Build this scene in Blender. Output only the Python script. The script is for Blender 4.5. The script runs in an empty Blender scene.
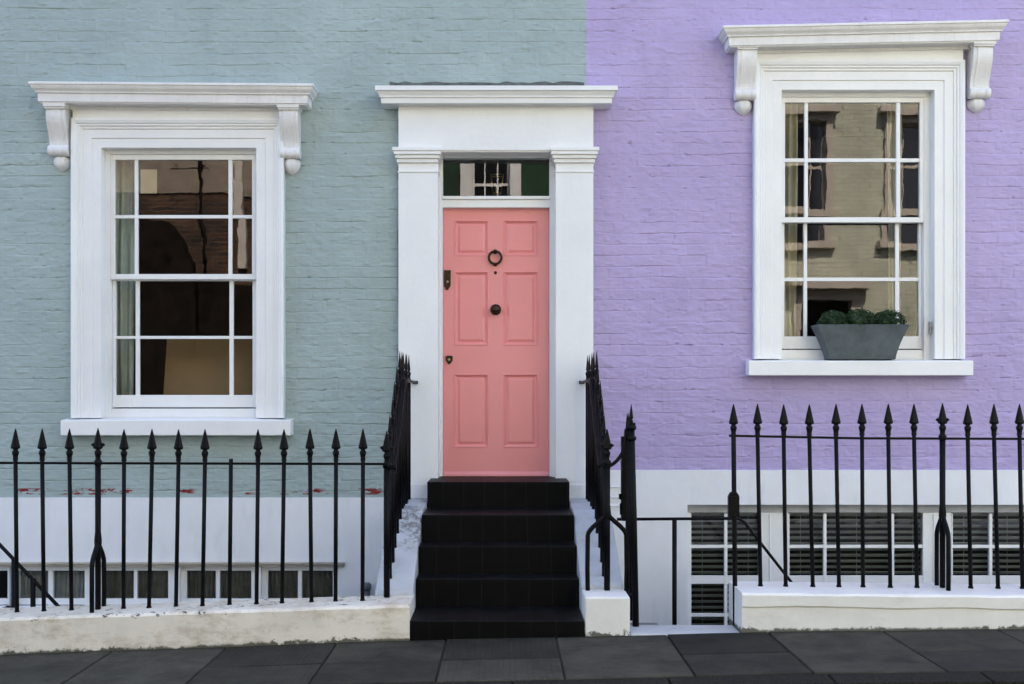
import bpy, bmesh, math, random
import numpy as np
from mathutils import Vector, Matrix
R = math.radians
C = bpy.context.scene.collection
random.seed(7)

# ------------------------------------------------------------------ camera
D, F, CX, HY, EYE = 9.5, 1140.0, 505.0, 400.0, 1.6
cam_d = bpy.data.cameras.new('camera'); cam = bpy.data.objects.new('camera', cam_d); C.objects.link(cam)
cam.location = (0, -D, EYE); cam.rotation_euler = (R(90), 0, 0)
cam_d.sensor_width = 36; cam_d.lens = F / 1024 * 36
cam_d.shift_x = (512 - CX) / 1024; cam_d.shift_y = (HY - 342) / 1024
cam_d.clip_end = 2000
bpy.context.scene.camera = cam
# ------------------------------------------------------------------ light
SUN_EL, SUN_AZ = 50, 12
w = bpy.data.worlds.new('World'); bpy.context.scene.world = w; w.use_nodes = True
nt = w.node_tree; bg = nt.nodes['Background']
sky = nt.nodes.new('ShaderNodeTexSky'); sky.sky_type = 'NISHITA'; sky.sun_disc = False
sky.sun_elevation = R(SUN_EL); sky.sun_rotation = R(SUN_AZ); sky.air_density = 0.75; sky.dust_density = 2.0
nt.links.new(sky.outputs[0], bg.inputs[0]); bg.inputs[1].default_value = 0.15
sd = bpy.data.lights.new('sun', 'SUN'); sd.energy = 4.2; sd.angle = R(0.5); sd.color = (1, .95, .87)
so = bpy.data.objects.new('sun', sd); C.objects.link(so)
so.rotation_euler = (-R(90 - SUN_EL), 0, -R(SUN_AZ))
vs = bpy.context.scene.view_settings
vs.view_transform = 'Standard'; vs.look = 'None'; vs.gamma = 1; vs.exposure = 2.58; vs.use_curve_mapping = False
vs.use_white_balance = True; vs.white_balance_temperature = 6900; vs.white_balance_tint = 14

# ------------------------------------------------------------------ helpers
def PX(px, Y=0.0): return (px - CX) * (D + Y) / F
def PZ(py, Y=0.0): return EYE + (HY - py) * (D + Y) / F

def tag(o, label=None, cat=None, group=None, kind=None):
    if label: o['label'] = label
    if cat: o['category'] = cat
    if group: o['group'] = group
    if kind: o['kind'] = kind
    return o
def empty(name, loc=(0, 0, 0), label=None, cat=None, group=None):
    o = bpy.data.objects.new(name, None); C.objects.link(o); o.location = loc
    o.empty_display_size = .1
    return tag(o, label, cat, group)

class MB:
    def __init__(s): s.v = []; s.f = []; s.m = []; s.sm = []
    def add(s, vs_, fs, mi=0, smooth=False):
        n = len(s.v); s.v += [tuple(v) for v in vs_]
        for f in fs: s.f.append([n + i for i in f]); s.m.append(mi); s.sm.append(smooth)
        return s
    def box(s, x0, x1, y0, y1, z0, z1, mi=0):
        return s.add([(x0,y0,z0),(x1,y0,z0),(x1,y1,z0),(x0,y1,z0),(x0,y0,z1),(x1,y0,z1),(x1,y1,z1),(x0,y1,z1)],
              [(0,3,2,1),(4,5,6,7),(0,1,5,4),(1,2,6,5),(2,3,7,6),(3,0,4,7)], mi)
    def prism_x(s, poly, x0, x1, mi=0, smooth=False):      # poly in (y,z)
        n = len(poly)
        vs_ = [(x0, y, z) for y, z in poly] + [(x1, y, z) for y, z in poly]
        s.add(vs_, [(i, (i+1) % n, n+(i+1) % n, n+i) for i in range(n)], mi, smooth)
        s.add([(x0, y, z) for y, z in poly], [tuple(range(n))[::-1]], mi)
        return s.add([(x1, y, z) for y, z in poly], [tuple(range(n))], mi)
    def prism_y(s, poly, y0, y1, mi=0):                     # poly in (x,z)
        n = len(poly)
        s.add([(x, y0, z) for x, z in poly] + [(x, y1, z) for x, z in poly],
              [(i, (i+1) % n, n+(i+1) % n, n+i) for i in range(n)] + [tuple(range(n)), tuple(range(2*n-1, n-1, -1))], mi)
        return s
    def tube(s, pts, r, n=10, mi=0, cap=True, rs=None):
        pts = [Vector(p) for p in pts]; rings = []
        up = None
        for i, p in enumerate(pts):
            t = (pts[min(i+1, len(pts)-1)] - pts[max(i-1, 0)]).normalized()
            if up is None:
                a = Vector((0,1,0)) if abs(t.y) < .9 else Vector((1,0,0))
                up = t.cross(a).normalized()
            up = (up - t * up.dot(t)).normalized(); b = t.cross(up)
            rr = rs[i] if rs else r
            rings.append([p + (up*math.cos(2*math.pi*k/n) + b*math.sin(2*math.pi*k/n))*rr for k in range(n)])
        vs_ = [v for ring in rings for v in ring]; fs = []
        for i in range(len(pts)-1):
            for k in range(n): fs.append((i*n+k, i*n+(k+1) % n, (i+1)*n+(k+1) % n, (i+1)*n+k))
        s.add(vs_, fs, mi, True)
        if cap: s.add(rings[0], [tuple(range(n))[::-1]], mi); s.add(rings[-1], [tuple(range(n))], mi)
        return s
    def lathe(s, prof, c=(0,0,0), n=12, axis='z', mi=0, smooth=True):   # prof (r, h)
        vs_ = []; fs = []
        for r, h in prof:
            for k in range(n):
                a = 2*math.pi*(k+.5)/n; u, v_ = r*math.cos(a), r*math.sin(a)
                if axis == 'z': vs_.append((c[0]+u, c[1]+v_, c[2]+h))
                else: vs_.append((c[0]+u, c[1]-h, c[2]+v_))
        for i in range(len(prof)-1):
            for k in range(n):
                q = (i*n+k, i*n+(k+1) % n, (i+1)*n+(k+1) % n, (i+1)*n+k)
                fs.append(q)
        s.add(vs_, fs, mi, smooth)
        return s
    def build(s, name, mats, parent=None, bevel=0, rx=None):
        me = bpy.data.meshes.new(name); me.from_pydata(s.v, [], s.f)
        if not isinstance(mats, (list, tuple)): mats = [mats]
        for m in mats: me.materials.append(m)
        me.polygons.foreach_set('material_index', s.m); me.polygons.foreach_set('use_smooth', s.sm)
        bm = bmesh.new(); bm.from_mesh(me); bmesh.ops.remove_doubles(bm, verts=bm.verts, dist=1e-5)
        bmesh.ops.recalc_face_normals(bm, faces=bm.faces); bm.to_mesh(me); bm.free()
        me.update()
        o = bpy.data.objects.new(name, me); C.objects.link(o)
        if parent: o.parent = parent; o.location = (0,0,0)
        if bevel:
            b = o.modifiers.new('bevel', 'BEVEL'); b.width = bevel; b.segments = 2; b.limit_method = 'ANGLE'; b.angle_limit = R(35)
        return o

def settle(root, loc):
    """put the root Empty at loc, leaving its children where they are in the world"""
    root.location = loc
    for ch in root.children: ch.location = Vector(ch.location) - Vector(loc)

# ------------------------------------------------------------------ materials
def mat(name, col, rough=.6, metal=0, var=.08, scale=3.0, bump=0, bscale=40, col2=None, spec=.5, gap=None):
    m = bpy.data.materials.new(name); m.use_nodes = True; t = m.node_tree; L = t.links
    p = t.nodes['Principled BSDF']; p.inputs['Roughness'].default_value = rough; p.inputs['Metallic'].default_value = metal
    p.inputs['Specular IOR Level'].default_value = spec
    tc = t.nodes.new('ShaderNodeTexCoord')
    n = t.nodes.new('ShaderNodeTexNoise'); n.inputs['Scale'].default_value = scale; n.inputs['Detail'].default_value = 6
    n.inputs['Roughness'].default_value = .6
    L.new(tc.outputs['Object'], n.inputs['Vector'])
    r = t.nodes.new('ShaderNodeValToRGB'); L.new(n.outputs['Fac'], r.inputs[0])
    c2 = col2 or tuple(c*(1-var*2) for c in col)
    r.color_ramp.elements[0].position = .3; r.color_ramp.elements[1].position = .7
    r.color_ramp.elements[0].color = (*c2, 1); r.color_ramp.elements[1].color = (*[min(1, c*(1+var*.5)) for c in col], 1)
    L.new(r.outputs[0], p.inputs['Base Color'])
    if bump:
        nb = t.nodes.new('ShaderNodeTexNoise'); nb.inputs['Scale'].default_value = bscale; nb.inputs['Detail'].default_value = 5
        L.new(tc.outputs['Object'], nb.inputs['Vector'])
        b = t.nodes.new('ShaderNodeBump'); b.inputs['Strength'].default_value = 1; b.inputs['Distance'].default_value = bump
        L.new(nb.outputs['Fac'], b.inputs['Height']); L.new(b.outputs[0], p.inputs['Normal'])
    return m
def add_layer(m, col, build_mask):
    """mix a colour over the base colour with a mask made by build_mask(tree) -> socket"""
    t = m.node_tree; p = t.nodes['Principled BSDF']; src = p.inputs['Base Color'].links[0].from_socket
    mk = build_mask(t); mx = t.nodes.new('ShaderNodeMix'); mx.data_type = 'RGBA'
    t.links.new(mk, mx.inputs['Factor']); t.links.new(src, mx.inputs['A']); mx.inputs['B'].default_value = (*col, 1)
    t.links.new(mx.outputs['Result'], p.inputs['Base Color'])
def nmath(t, op, a, b=None, c=None, clamp=False):
    n = t.nodes.new('ShaderNodeMath'); n.operation = op; n.use_clamp = clamp
    for i, x in enumerate((a, b, c)):
        if x is None: continue
        if isinstance(x, (int, float)): n.inputs[i].default_value = x
        else: t.links.new(x, n.inputs[i])
    return n.outputs[0]
def wpos(t):
    g = t.nodes.new('ShaderNodeNewGeometry'); s = t.nodes.new('ShaderNodeSeparateXYZ')
    t.links.new(g.outputs['Position'], s.inputs[0]); return g.outputs['Position'], s.outputs
def noise(t, vec, scale, detail=4, rough=.6, stretch=None):
    if stretch:
        mp = t.nodes.new('ShaderNodeMapping'); mp.inputs['Scale'].default_value = stretch; t.links.new(vec, mp.inputs[0]); vec = mp.outputs[0]
    n = t.nodes.new('ShaderNodeTexNoise'); n.inputs['Scale'].default_value = scale; n.inputs['Detail'].default_value = detail
    n.inputs['Roughness'].default_value = rough; t.links.new(vec, n.inputs['Vector']); return n.outputs['Fac']
def ramp(t, s, a, b):   # smooth 0..1 between a and b
    n = t.nodes.new('ShaderNodeMapRange'); n.interpolation_type = 'SMOOTHSTEP'
    n.inputs['From Min'].default_value = a; n.inputs['From Max'].default_value = b
    t.links.new(s, n.inputs['Value']); return n.outputs['Result']

def wall_paint(name, col, col2):
    m = mat(name, col, rough=.62, var=.05, scale=1.3, bump=.0012, bscale=90, col2=col2, spec=.35)
    def streak(t):
        pos, xyz = wpos(t)
        a = noise(t, pos, 1.0, 5, .65, (5, 5, .8)); b = noise(t, pos, 9, 3)
        return nmath(t, 'MULTIPLY', ramp(t, nmath(t, 'ADD', nmath(t, 'MULTIPLY', a, .75), nmath(t, 'MULTIPLY', b, .25)), .5, .78), .4)
    add_layer(m, tuple(c*.72 for c in col), streak)
    def pale(t):
        pos, xyz = wpos(t)
        return nmath(t, 'MULTIPLY', ramp(t, noise(t, pos, 26, 5, .7, (1, 1, 1.8)), .58, .75), .3)
    add_layer(m, tuple(min(1, c*1.25) for c in col), pale)
    def marks(t):
        pos, xyz = wpos(t)
        a = ramp(t, noise(t, pos, 1.0, 5, .75, (15, 15, 48)), .655, .70)
        return nmath(t, 'MULTIPLY', nmath(t, 'MULTIPLY', a, ramp(t, noise(t, pos, 1.7, 3), .42, .62)), .55)
    add_layer(m, tuple(c*.38 for c in col), marks)
    def patch(t):
        pos, xyz = wpos(t)
        return nmath(t, 'MULTIPLY', ramp(t, noise(t, pos, .9, 4, .6), .45, .7), .35)
    add_layer(m, tuple(min(1, c*1.16+.02) for c in col), patch)
    return m
TEAL = wall_paint('teal_paint', (.33, .405, .392), (.285, .355, .342))
PURP = wall_paint('lilac_paint', (.425, .35, .56), (.375, .305, .505))
def red_mask(t):       # remains of an old red band just above the white base
    pos, xyz = wpos(t)
    z = xyz[2]
    a = ramp(t, noise(t, pos, 1.0, 5, .7, (6, 1, 17)), .515, .54)
    band = nmath(t, 'MULTIPLY', ramp(t, z, .808, .815), nmath(t, 'SUBTRACT', 1.0, ramp(t, z, .858, .87)))
    return nmath(t, 'MULTIPLY', nmath(t, 'MULTIPLY', a, ramp(t, noise(t, pos, 1.6, 2), .44, .5)), band)
add_layer(TEAL, (.20, .012, .012), red_mask)

def weather(m, zedge=None):
    return m
WHITE = mat('white_gloss_paint', (.79, .79, .775), rough=.38, var=.03, scale=2.5, bump=.0014, bscale=28)
def grime(t):
    pos, xyz = wpos(t)
    return nmath(t, 'MULTIPLY', ramp(t, noise(t, pos, 1.0, 6, .7, (22, 22, 2.5)), .58, .85), .25)
add_layer(WHITE, (.42, .38, .32), grime)
WHITE_OLD = mat('weathered_white_paint', (.76, .75, .73), rough=.5, var=.06, scale=5, bump=.0015, bscale=30)
def grime2(t):
    pos, xyz = wpos(t)
    return nmath(t, 'MULTIPLY', ramp(t, noise(t, pos, 1.0, 7, .8, (45, 45, 3.5)), .50, .78), .5)
add_layer(WHITE_OLD, (.42, .37, .30), grime2)
RENDER = mat('white_render', (.76, .77, .78), rough=.6, var=.04, scale=1.5, bump=.002, bscale=14)
def grime3(t):
    pos, xyz = wpos(t)
    return nmath(t, 'MULTIPLY', ramp(t, noise(t, pos, 1.0, 7, .7, (4, 4, 1.2)), .52, .8), .4)
add_layer(RENDER, (.42, .44, .45), grime3)

def gz_nodes(t, x):    # pavement height as a function of x (same as gz below)
    n = t.nodes.new('ShaderNodeFloatCurve'); c = n.mapping.curves[0]
    pts = [((px_+10)/20, (z_+.3)/.6) for px_, z_ in GZ]
    c.points[0].location = pts[0]; c.points[1].location = pts[-1]
    for p_ in pts[1:-1]: c.points.new(*p_)
    for p_ in c.points: p_.handle_type = 'VECTOR'
    n.mapping.update()
    t.links.new(nmath(t, 'MULTIPLY_ADD', x, .05, .5), n.inputs['Value'])
    return nmath(t, 'MULTIPLY_ADD', n.outputs[0], .6, -.3)
GZ = [(-10, -.28), (-3.24, -.037), (-.62, .058), (.8, .088), (1.5, .108), (3.33, .128), (10, .16)]
def gz(x): return float(np.interp(x, [g[0] for g in GZ], [g[1] for g in GZ]))

PLINTH = mat('plinth_paint', (.76, .70, .59), rough=.6, var=.06, scale=4, bump=.004, bscale=11)
def pl_brown(t):
    pos, xyz = wpos(t)
    return nmath(t, 'MULTIPLY', ramp(t, noise(t, pos, 1.0, 8, .78, (3.0, 3.0, 6)), .45, .66), .72)
PLINTH_CLEAN = PLINTH.copy(); PLINTH_CLEAN.name = 'cleaner_plinth_paint'
for n_ in PLINTH_CLEAN.node_tree.nodes:
    if n_.type == 'VALTORGB': n_.color_ramp.elements[0].color = (.68, .66, .61, 1); n_.color_ramp.elements[1].color = (.76, .745, .70, 1)
add_layer(PLINTH, (.45, .36, .25), pl_brown)
def pl_faint(t):
    pos, xyz = wpos(t)
    return nmath(t, 'MULTIPLY', ramp(t, noise(t, pos, 1.0, 8, .78, (3.0, 3.0, 6)), .50, .72), .3)
add_layer(PLINTH_CLEAN, (.45, .40, .32), pl_faint)
def pl_algae(t):
    pos, xyz = wpos(t)
    h = nmath(t, 'SUBTRACT', xyz[2], gz_nodes(t, xyz[0]))
    n1 = noise(t, pos, 14, 6, .75)
    lo = nmath(t, 'MULTIPLY_ADD', ramp(t, noise(t, pos, 2.4, 3, .6), .42, .68), .26, .05)
    e = nmath(t, 'SUBTRACT', nmath(t, 'MULTIPLY_ADD', nmath(t, 'SUBTRACT', n1, .47), lo, .008), h)
    return nmath(t, 'MULTIPLY', ramp(t, e, -.014, .004), .9)
for q_ in (PLINTH, PLINTH_CLEAN): add_layer(q_, (.03, .032, .014), pl_algae)
def pl_chips(t):
    pos, xyz = wpos(t)
    h = nmath(t, 'SUBTRACT', xyz[2], gz_nodes(t, xyz[0]))
    edge = ramp(t, nmath(t, 'ABSOLUTE', nmath(t, 'SUBTRACT', h, .125)), .06, .115)
    v = nmath(t, 'ADD', noise(t, pos, 15, 6, .8, (1, 1, 1.9)), nmath(t, 'MULTIPLY', edge, .075))
    return nmath(t, 'MULTIPLY', ramp(t, v, .645, .668), ramp(t, noise(t, pos, 2.2, 2), .42, .50))
add_layer(PLINTH, (.07, .06, .05), pl_chips)
FLANK = mat('flank_paint', (.44, .46, .475), rough=.55, var=.05, scale=4, bump=.004, bscale=18)
def fl(t):
    pos, xyz = wpos(t)
    return nmath(t, 'MULTIPLY', ramp(t, noise(t, pos, 6, 6, .7), .52, .7), .5)
add_layer(FLANK, (.30, .29, .27), fl)
FLANK_WORN = FLANK.copy(); FLANK_WORN.name = 'worn_flank_paint'
def flw(t):
    pos, xyz = wpos(t)
    a = ramp(t, noise(t, pos, 20, 7, .8), .46, .56)
    reg = nmath(t, 'MULTIPLY', ramp(t, xyz[1], -1.5, -1.3), ramp(t, noise(t, pos, 3.5, 2), .40, .50))
    return nmath(t, 'MULTIPLY', nmath(t, 'MULTIPLY', a, reg), .85)
add_layer(FLANK_WORN, (.13, .125, .12), flw)

IRON = mat('black_iron', (.0028, .0028, .0032), rough=.45, var=.2, scale=20, bump=.003, bscale=55, spec=.12)
RUST = mat('rusty_iron', (.035, .022, .014), rough=.7, var=.3, scale=30, bump=.001)
PINK = mat('coral_pink_paint', (.80, .280, .27), rough=.32, var=.02, scale=2, bump=.0006, bscale=30, spec=.5)
BRASS = mat('aged_bronze', (.05, .032, .018), rough=.42, metal=.8, var=.3, scale=30)
BRIGHT = mat('worn_brass', (.45, .38, .18), rough=.35, metal=.9, var=.2, scale=30)
BLACKTILE = mat('black_tile', (.0022, .0021, .0026), rough=.5, var=.25, scale=8, bump=.0015, bscale=20, spec=.10)
def tile_lines(t):
    pos, xyz = wpos(t)
    fx = nmath(t, 'FRACT', nmath(t, 'DIVIDE', nmath(t, 'ADD', xyz[0], 20.05), .163))
    return nmath(t, 'MULTIPLY', nmath(t, 'LESS_THAN', fx, .035), nmath(t, 'MULTIPLY', noise(t, pos, 6), .9))
add_layer(BLACKTILE, (.022, .018, .013), tile_lines)
def tread_tone(t):
    pos, xyz = wpos(t)
    g = t.nodes.new('ShaderNodeNewGeometry'); s = t.nodes.new('ShaderNodeSeparateXYZ'); t.links.new(g.outputs['Normal'], s.inputs[0])
    return nmath(t, 'MULTIPLY', ramp(t, noise(t, pos, 12, 6, .7), .45, .75), nmath(t, 'MULTIPLY', ramp(t, s.outputs[2], .5, .9), .5))
add_layer(BLACKTILE, (.024, .027, .031), tread_tone)  # patchy lighter, bluish tone on the upward faces
ZINC = mat('zinc_metal', (.08, .105, .12), rough=.5, metal=.35, var=.22, scale=7, bump=.0012, bscale=40)
LEAF = mat('box_leaf', (.028, .075, .02), rough=.5, var=.4, scale=30)
SOIL = mat('soil', (.03, .022, .015), rough=.9)
PAPER = mat('cream_paper', (.72, .66, .5), rough=.7)
CARD = mat('brown_board', (.21, .125, .048), rough=.7, var=.12, scale=2)
CURT_GREY = mat('sage_curtain_cloth', (.50, .56, .50), rough=.85, var=.1, scale=6)
CURT_CREAM = mat('cream_curtain_cloth', (.46, .41, .29), rough=.85, var=.08, scale=6)
NET = mat('grey_net_cloth', (.26, .27, .27), rough=.9, var=.2, scale=9)
SLAT = mat('pale_slat', (.55, .62, .67), rough=.5)
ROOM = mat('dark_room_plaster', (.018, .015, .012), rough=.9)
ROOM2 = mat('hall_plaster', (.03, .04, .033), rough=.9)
SLATE = mat('roof_slate', (.09, .09, .10), rough=.6, bump=.01, bscale=6)
CONC = mat('area_concrete', (.2, .2, .19), rough=.9, bump=.004, bscale=10)

def glass_mat(amp=.00030):
    m = bpy.data.materials.new('window_glass'); m.use_nodes = True; t = m.node_tree; t.nodes.clear(); L = t.links
    out = t.nodes.new('ShaderNodeOutputMaterial'); mix = t.nodes.new('ShaderNodeMixShader')
    tr = t.nodes.new('ShaderNodeBsdfTransparent'); tr.inputs[0].default_value = (.93, .95, .94, 1)
    gl = t.nodes.new('ShaderNodeBsdfGlossy'); gl.inputs['Roughness'].default_value = .0
    fr = t.nodes.new('ShaderNodeFresnel'); fr.inputs['IOR'].default_value = 1.52
    f2 = nmath(t, 'MULTIPLY', fr.outputs[0], 1.8, clamp=True)
    tc = t.nodes.new('ShaderNodeTexCoord')
    mp = t.nodes.new('ShaderNodeMapping'); mp.inputs['Scale'].default_value = (1.6, 1, 1); L.new(tc.outputs['Object'], mp.inputs[0])
    n = t.nodes.new('ShaderNodeTexNoise'); n.inputs['Scale'].default_value = 3.4; n.inputs['Detail'].default_value = 2.0; n.inputs['Roughness'].default_value = .5
    L.new(mp.outputs[0], n.inputs['Vector'])
    b = t.nodes.new('ShaderNodeBump'); b.inputs['Strength'].default_value = 1; b.inputs['Distance'].default_value = amp
    L.new(n.outputs['Fac'], b.inputs['Height']); L.new(b.outputs[0], gl.inputs['Normal'])
    L.new(f2, mix.inputs[0]); L.new(tr.outputs[0], mix.inputs[1]); L.new(gl.outputs[0], mix.inputs[2]); L.new(mix.outputs[0], out.inputs[0])
    return m
GLASS = glass_mat(); GLASS_FLAT = glass_mat(.00007)

def brick_mat(name, c1, c2, mortar, bump=.006, scale=1.0):
    m = mat(name, c1, rough=.8); t = m.node_tree; p = t.nodes['Principled BSDF']; tc = t.nodes.new('ShaderNodeTexCoord')
    mp = t.nodes.new('ShaderNodeMapping'); mp.inputs['Rotation'].default_value = (R(90), 0, 0)
    t.links.new(tc.outputs['Object'], mp.inputs[0])
    b = t.nodes.new('ShaderNodeTexBrick'); b.inputs['Color1'].default_value = (*c1, 1); b.inputs['Color2'].default_value = (*c2, 1)
    b.inputs['Mortar'].default_value = (*mortar, 1); b.inputs['Scale'].default_value = scale
    b.inputs['Brick Width'].default_value = .23; b.inputs['Row Height'].default_value = .09; b.inputs['Mortar Size'].default_value = .010 if sum(c1) < .6 else .006
    t.links.new(mp.outputs[0], b.inputs['Vector'])
    mx = t.nodes.new('ShaderNodeMix'); mx.data_type = 'RGBA'; mx.blend_type = 'MULTIPLY'; mx.inputs['Factor'].default_value = 1
    r2 = t.nodes.new('ShaderNodeValToRGB'); pos, _ = wpos(t); t.links.new(noise(t, pos, 1.3, 6, .7), r2.inputs[0])
    r2.color_ramp.elements[0].position = .35; r2.color_ramp.elements[1].position = .65
    k = .35 if sum(c1) < .6 else .75
    r2.color_ramp.elements[0].color = (k, k, k, 1); r2.color_ramp.elements[1].color = (1.15, 1.15, 1.15, 1)
    t.links.new(b.outputs['Color'], mx.inputs['A']); t.links.new(r2.outputs[0], mx.inputs['B']); t.links.new(mx.outputs['Result'], p.inputs['Base Color'])
    bp = t.nodes.new('ShaderNodeBump'); bp.inputs['Distance'].default_value = bump; bp.invert = True
    t.links.new(b.outputs['Fac'], bp.inputs['Height']); t.links.new(bp.outputs[0], p.inputs['Normal'])
    return m

# ------------------------------------------------------------------ numpy noise for the brick relief
_rng = np.random.default_rng(5); _T = _rng.random((256, 256))
def vn(x, y):
    xi = np.floor(x).astype(int); yi = np.floor(y).astype(int); fx = x-xi; fy = y-yi
    fx = fx*fx*(3-2*fx); fy = fy*fy*(3-2*fy)
    g = lambda a, b: _T[a % 256, b % 256]
    return (g(xi, yi)*(1-fx)+g(xi+1, yi)*fx)*(1-fy)+(g(xi, yi+1)*(1-fx)+g(xi+1, yi+1)*fx)*fy
def sm(x): x = np.clip(x, 0, 1); return x*x*(3-2*x)

def brick_relief(x, z):
    CO, BL = .0935, .225
    warp = .16*(vn(x*.7+3, z*.9)-.5) + .10*(vn(x*3.1, z*2.3+9)-.5) + .10*(vn(x*9, z*5+2)-.5)
    zc = (z-.0)/CO + warp
    row = np.floor(zc).astype(int); fz = zc-row
    off = (row % 2)*.5 + _T[row % 256, 7]*.25
    xc = x/BL + off + .08*(vn(x*4+7, z*6)-.5)
    # alternate long and short bricks
    col = np.floor(xc).astype(int); fx = xc-col
    dz = fz*CO; dzt = (1-fz)*CO; dx = np.minimum(fx, 1-fx)*BL
    mh = (.25+.75*sm((vn(x*2.1+11, row*3.7)-.30)*2.6))*(.12+.88*sm((vn(x*7.5+3, row*5.1)-.28)*2.2))
    mv = sm((_T[row % 256, (col*3) % 256]-.35)*3)
    jw = .0062
    h = -.0100*mh*(1-sm(np.minimum(dz, dzt)/jw))
    h += -.0035*mv*(1-sm(dx/.009))
    br = _T[(row*5) % 256, (col*7+31) % 256]
    big = sm((vn(x*.9+40, z*1.1)-.3)*2)
    h += (br-.5)*.0065*big
    tilt = (_T[(row*11) % 256, (col*13) % 256]-.35)*.008
    h += tilt*(fz-.5)*big
    h += (vn(x*13, z*24)-.5)*.0048 + (vn(x*34, z*60)-.5)*.0030 + (vn(x*3.5, z*5)-.5)*.003
    lump = vn(x*19+5, z*30+3); h += .003*sm((lump-.72)*5)
    pit = vn(x*30+50, z*55+20); near = 1-sm(np.minimum(dz, dzt)/.02)
    h += -.010*sm((pit-.80)*8)*near*vn(x*2, z*2+70)*1.5
    return h

def brick_sheet(name, x0, x1, z0, z1, holes, m, parent, dx=.0085, dz=.0042):
    nx = int((x1-x0)/dx); nz = int((z1-z0)/dz)
    X, Z = np.meshgrid(np.linspace(x0, x1, nx), np.linspace(z0, z1, nz))
    H = brick_relief(X, Z)
    co = np.stack([X, -H, Z], -1).reshape(-1, 3).astype(np.float32)
    i, j = np.meshgrid(np.arange(nx-1), np.arange(nz-1)); i = i.ravel(); j = j.ravel()
    cx = X[j, i]; cz = Z[j, i]; keep = np.ones(len(i), bool)
    for a, b, c, d in holes: keep &= ~((cx > a) & (cx < b) & (cz > c) & (cz < d))
    i = i[keep]; j = j[keep]; a = j*nx+i
    faces = np.stack([a, a+1, a+1+nx, a+nx], 1).astype(np.int32)
    me = bpy.data.meshes.new(name); me.vertices.add(len(co)); me.vertices.foreach_set('co', co.ravel())
    me.loops.add(faces.size); me.loops.foreach_set('vertex_index', faces.ravel())
    me.polygons.add(len(faces)); me.polygons.foreach_set('loop_start', np.arange(0, faces.size, 4, dtype=np.int32))
    me.polygons.foreach_set('use_smooth', np.ones(len(faces), bool))
    me.update(calc_edges=True); me.materials.append(m)
    o = bpy.data.objects.new(name, me); C.objects.link(o); o.parent = parent
    return o

def pierced(mb, x0, x1, z0, z1, holes, y, depth, mi=0):
    xs = sorted({x0, x1, *[h[0] for h in holes], *[h[1] for h in holes]}); zs = sorted({z0, z1, *[h[2] for h in holes], *[h[3] for h in holes]})
    xs = [x for x in xs if x0 <= x <= x1]; zs = [z for z in zs if z0 <= z <= z1]
    for a, b in zip(xs, xs[1:]):
        for c, d in zip(zs, zs[1:]):
            mx, mz = (a+b)/2, (c+d)/2
            if any(h[0] < mx < h[1] and h[2] < mz < h[3] for h in holes): continue
            mb.add([(a,y,c),(b,y,c),(b,y,d),(a,y,d)], [(0,1,2,3)], mi)
    for a, b, c, d in holes:
        q = y+depth
        mb.add([(a,y,c),(b,y,c),(b,y,d),(a,y,d),(a,q,c),(b,q,c),(b,q,d),(a,q,d)], [(0,4,5,1),(1,5,6,2),(2,6,7,3),(3,7,4,0)], mi)
    return mb

# sweep a profile (u outward in the wall plane, y) round three sides of an opening
def architrave(mb, xa, xb, zb, zt, prof):
    for (u0, y0), (u1, y1) in zip(prof, prof[1:]):
        p = lambda u, y: [(xa-u, y, zb), (xa-u, y, zt+u), (xb+u, y, zt+u), (xb+u, y, zb)]
        a, b = p(u0, y0), p(u1, y1)
        for k in range(3): mb.add([a[k], a[k+1], b[k+1], b[k]], [(0,1,2,3)])
    return mb
# cornice swept in plan round three sides; prof = (projection, z)
def cornice(mb, xa, xb, prof):
    for (u0, z0), (u1, z1) in zip(prof, prof[1:]):
        p = lambda u, z: [(xa-u, .0, z), (xa-u, -u, z), (xb+u, -u, z), (xb+u, .0, z)]
        a, b = p(u0, z0), p(u1, z1)
        for k in range(3): mb.add([a[k], a[k+1], b[k+1], b[k]], [(0,1,2,3)])
    return mb

# ================================================================== THE SETTING
def ribbon(name, y0, y1, z_of, m, x0=-14, x1=14, n=57):
    mb = MB()
    xs = [x0+(x1-x0)*i/(n-1) for i in range(n)]
    vs_ = [(x, y0, z_of(x, y0)) for x in xs] + [(x, y1, z_of(x, y1)) for x in xs]
    mb.add(vs_, [(i, i+1, n+i+1, n+i) for i in range(n-1)])
    return tag(mb.build(name, m), kind='structure')

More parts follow.
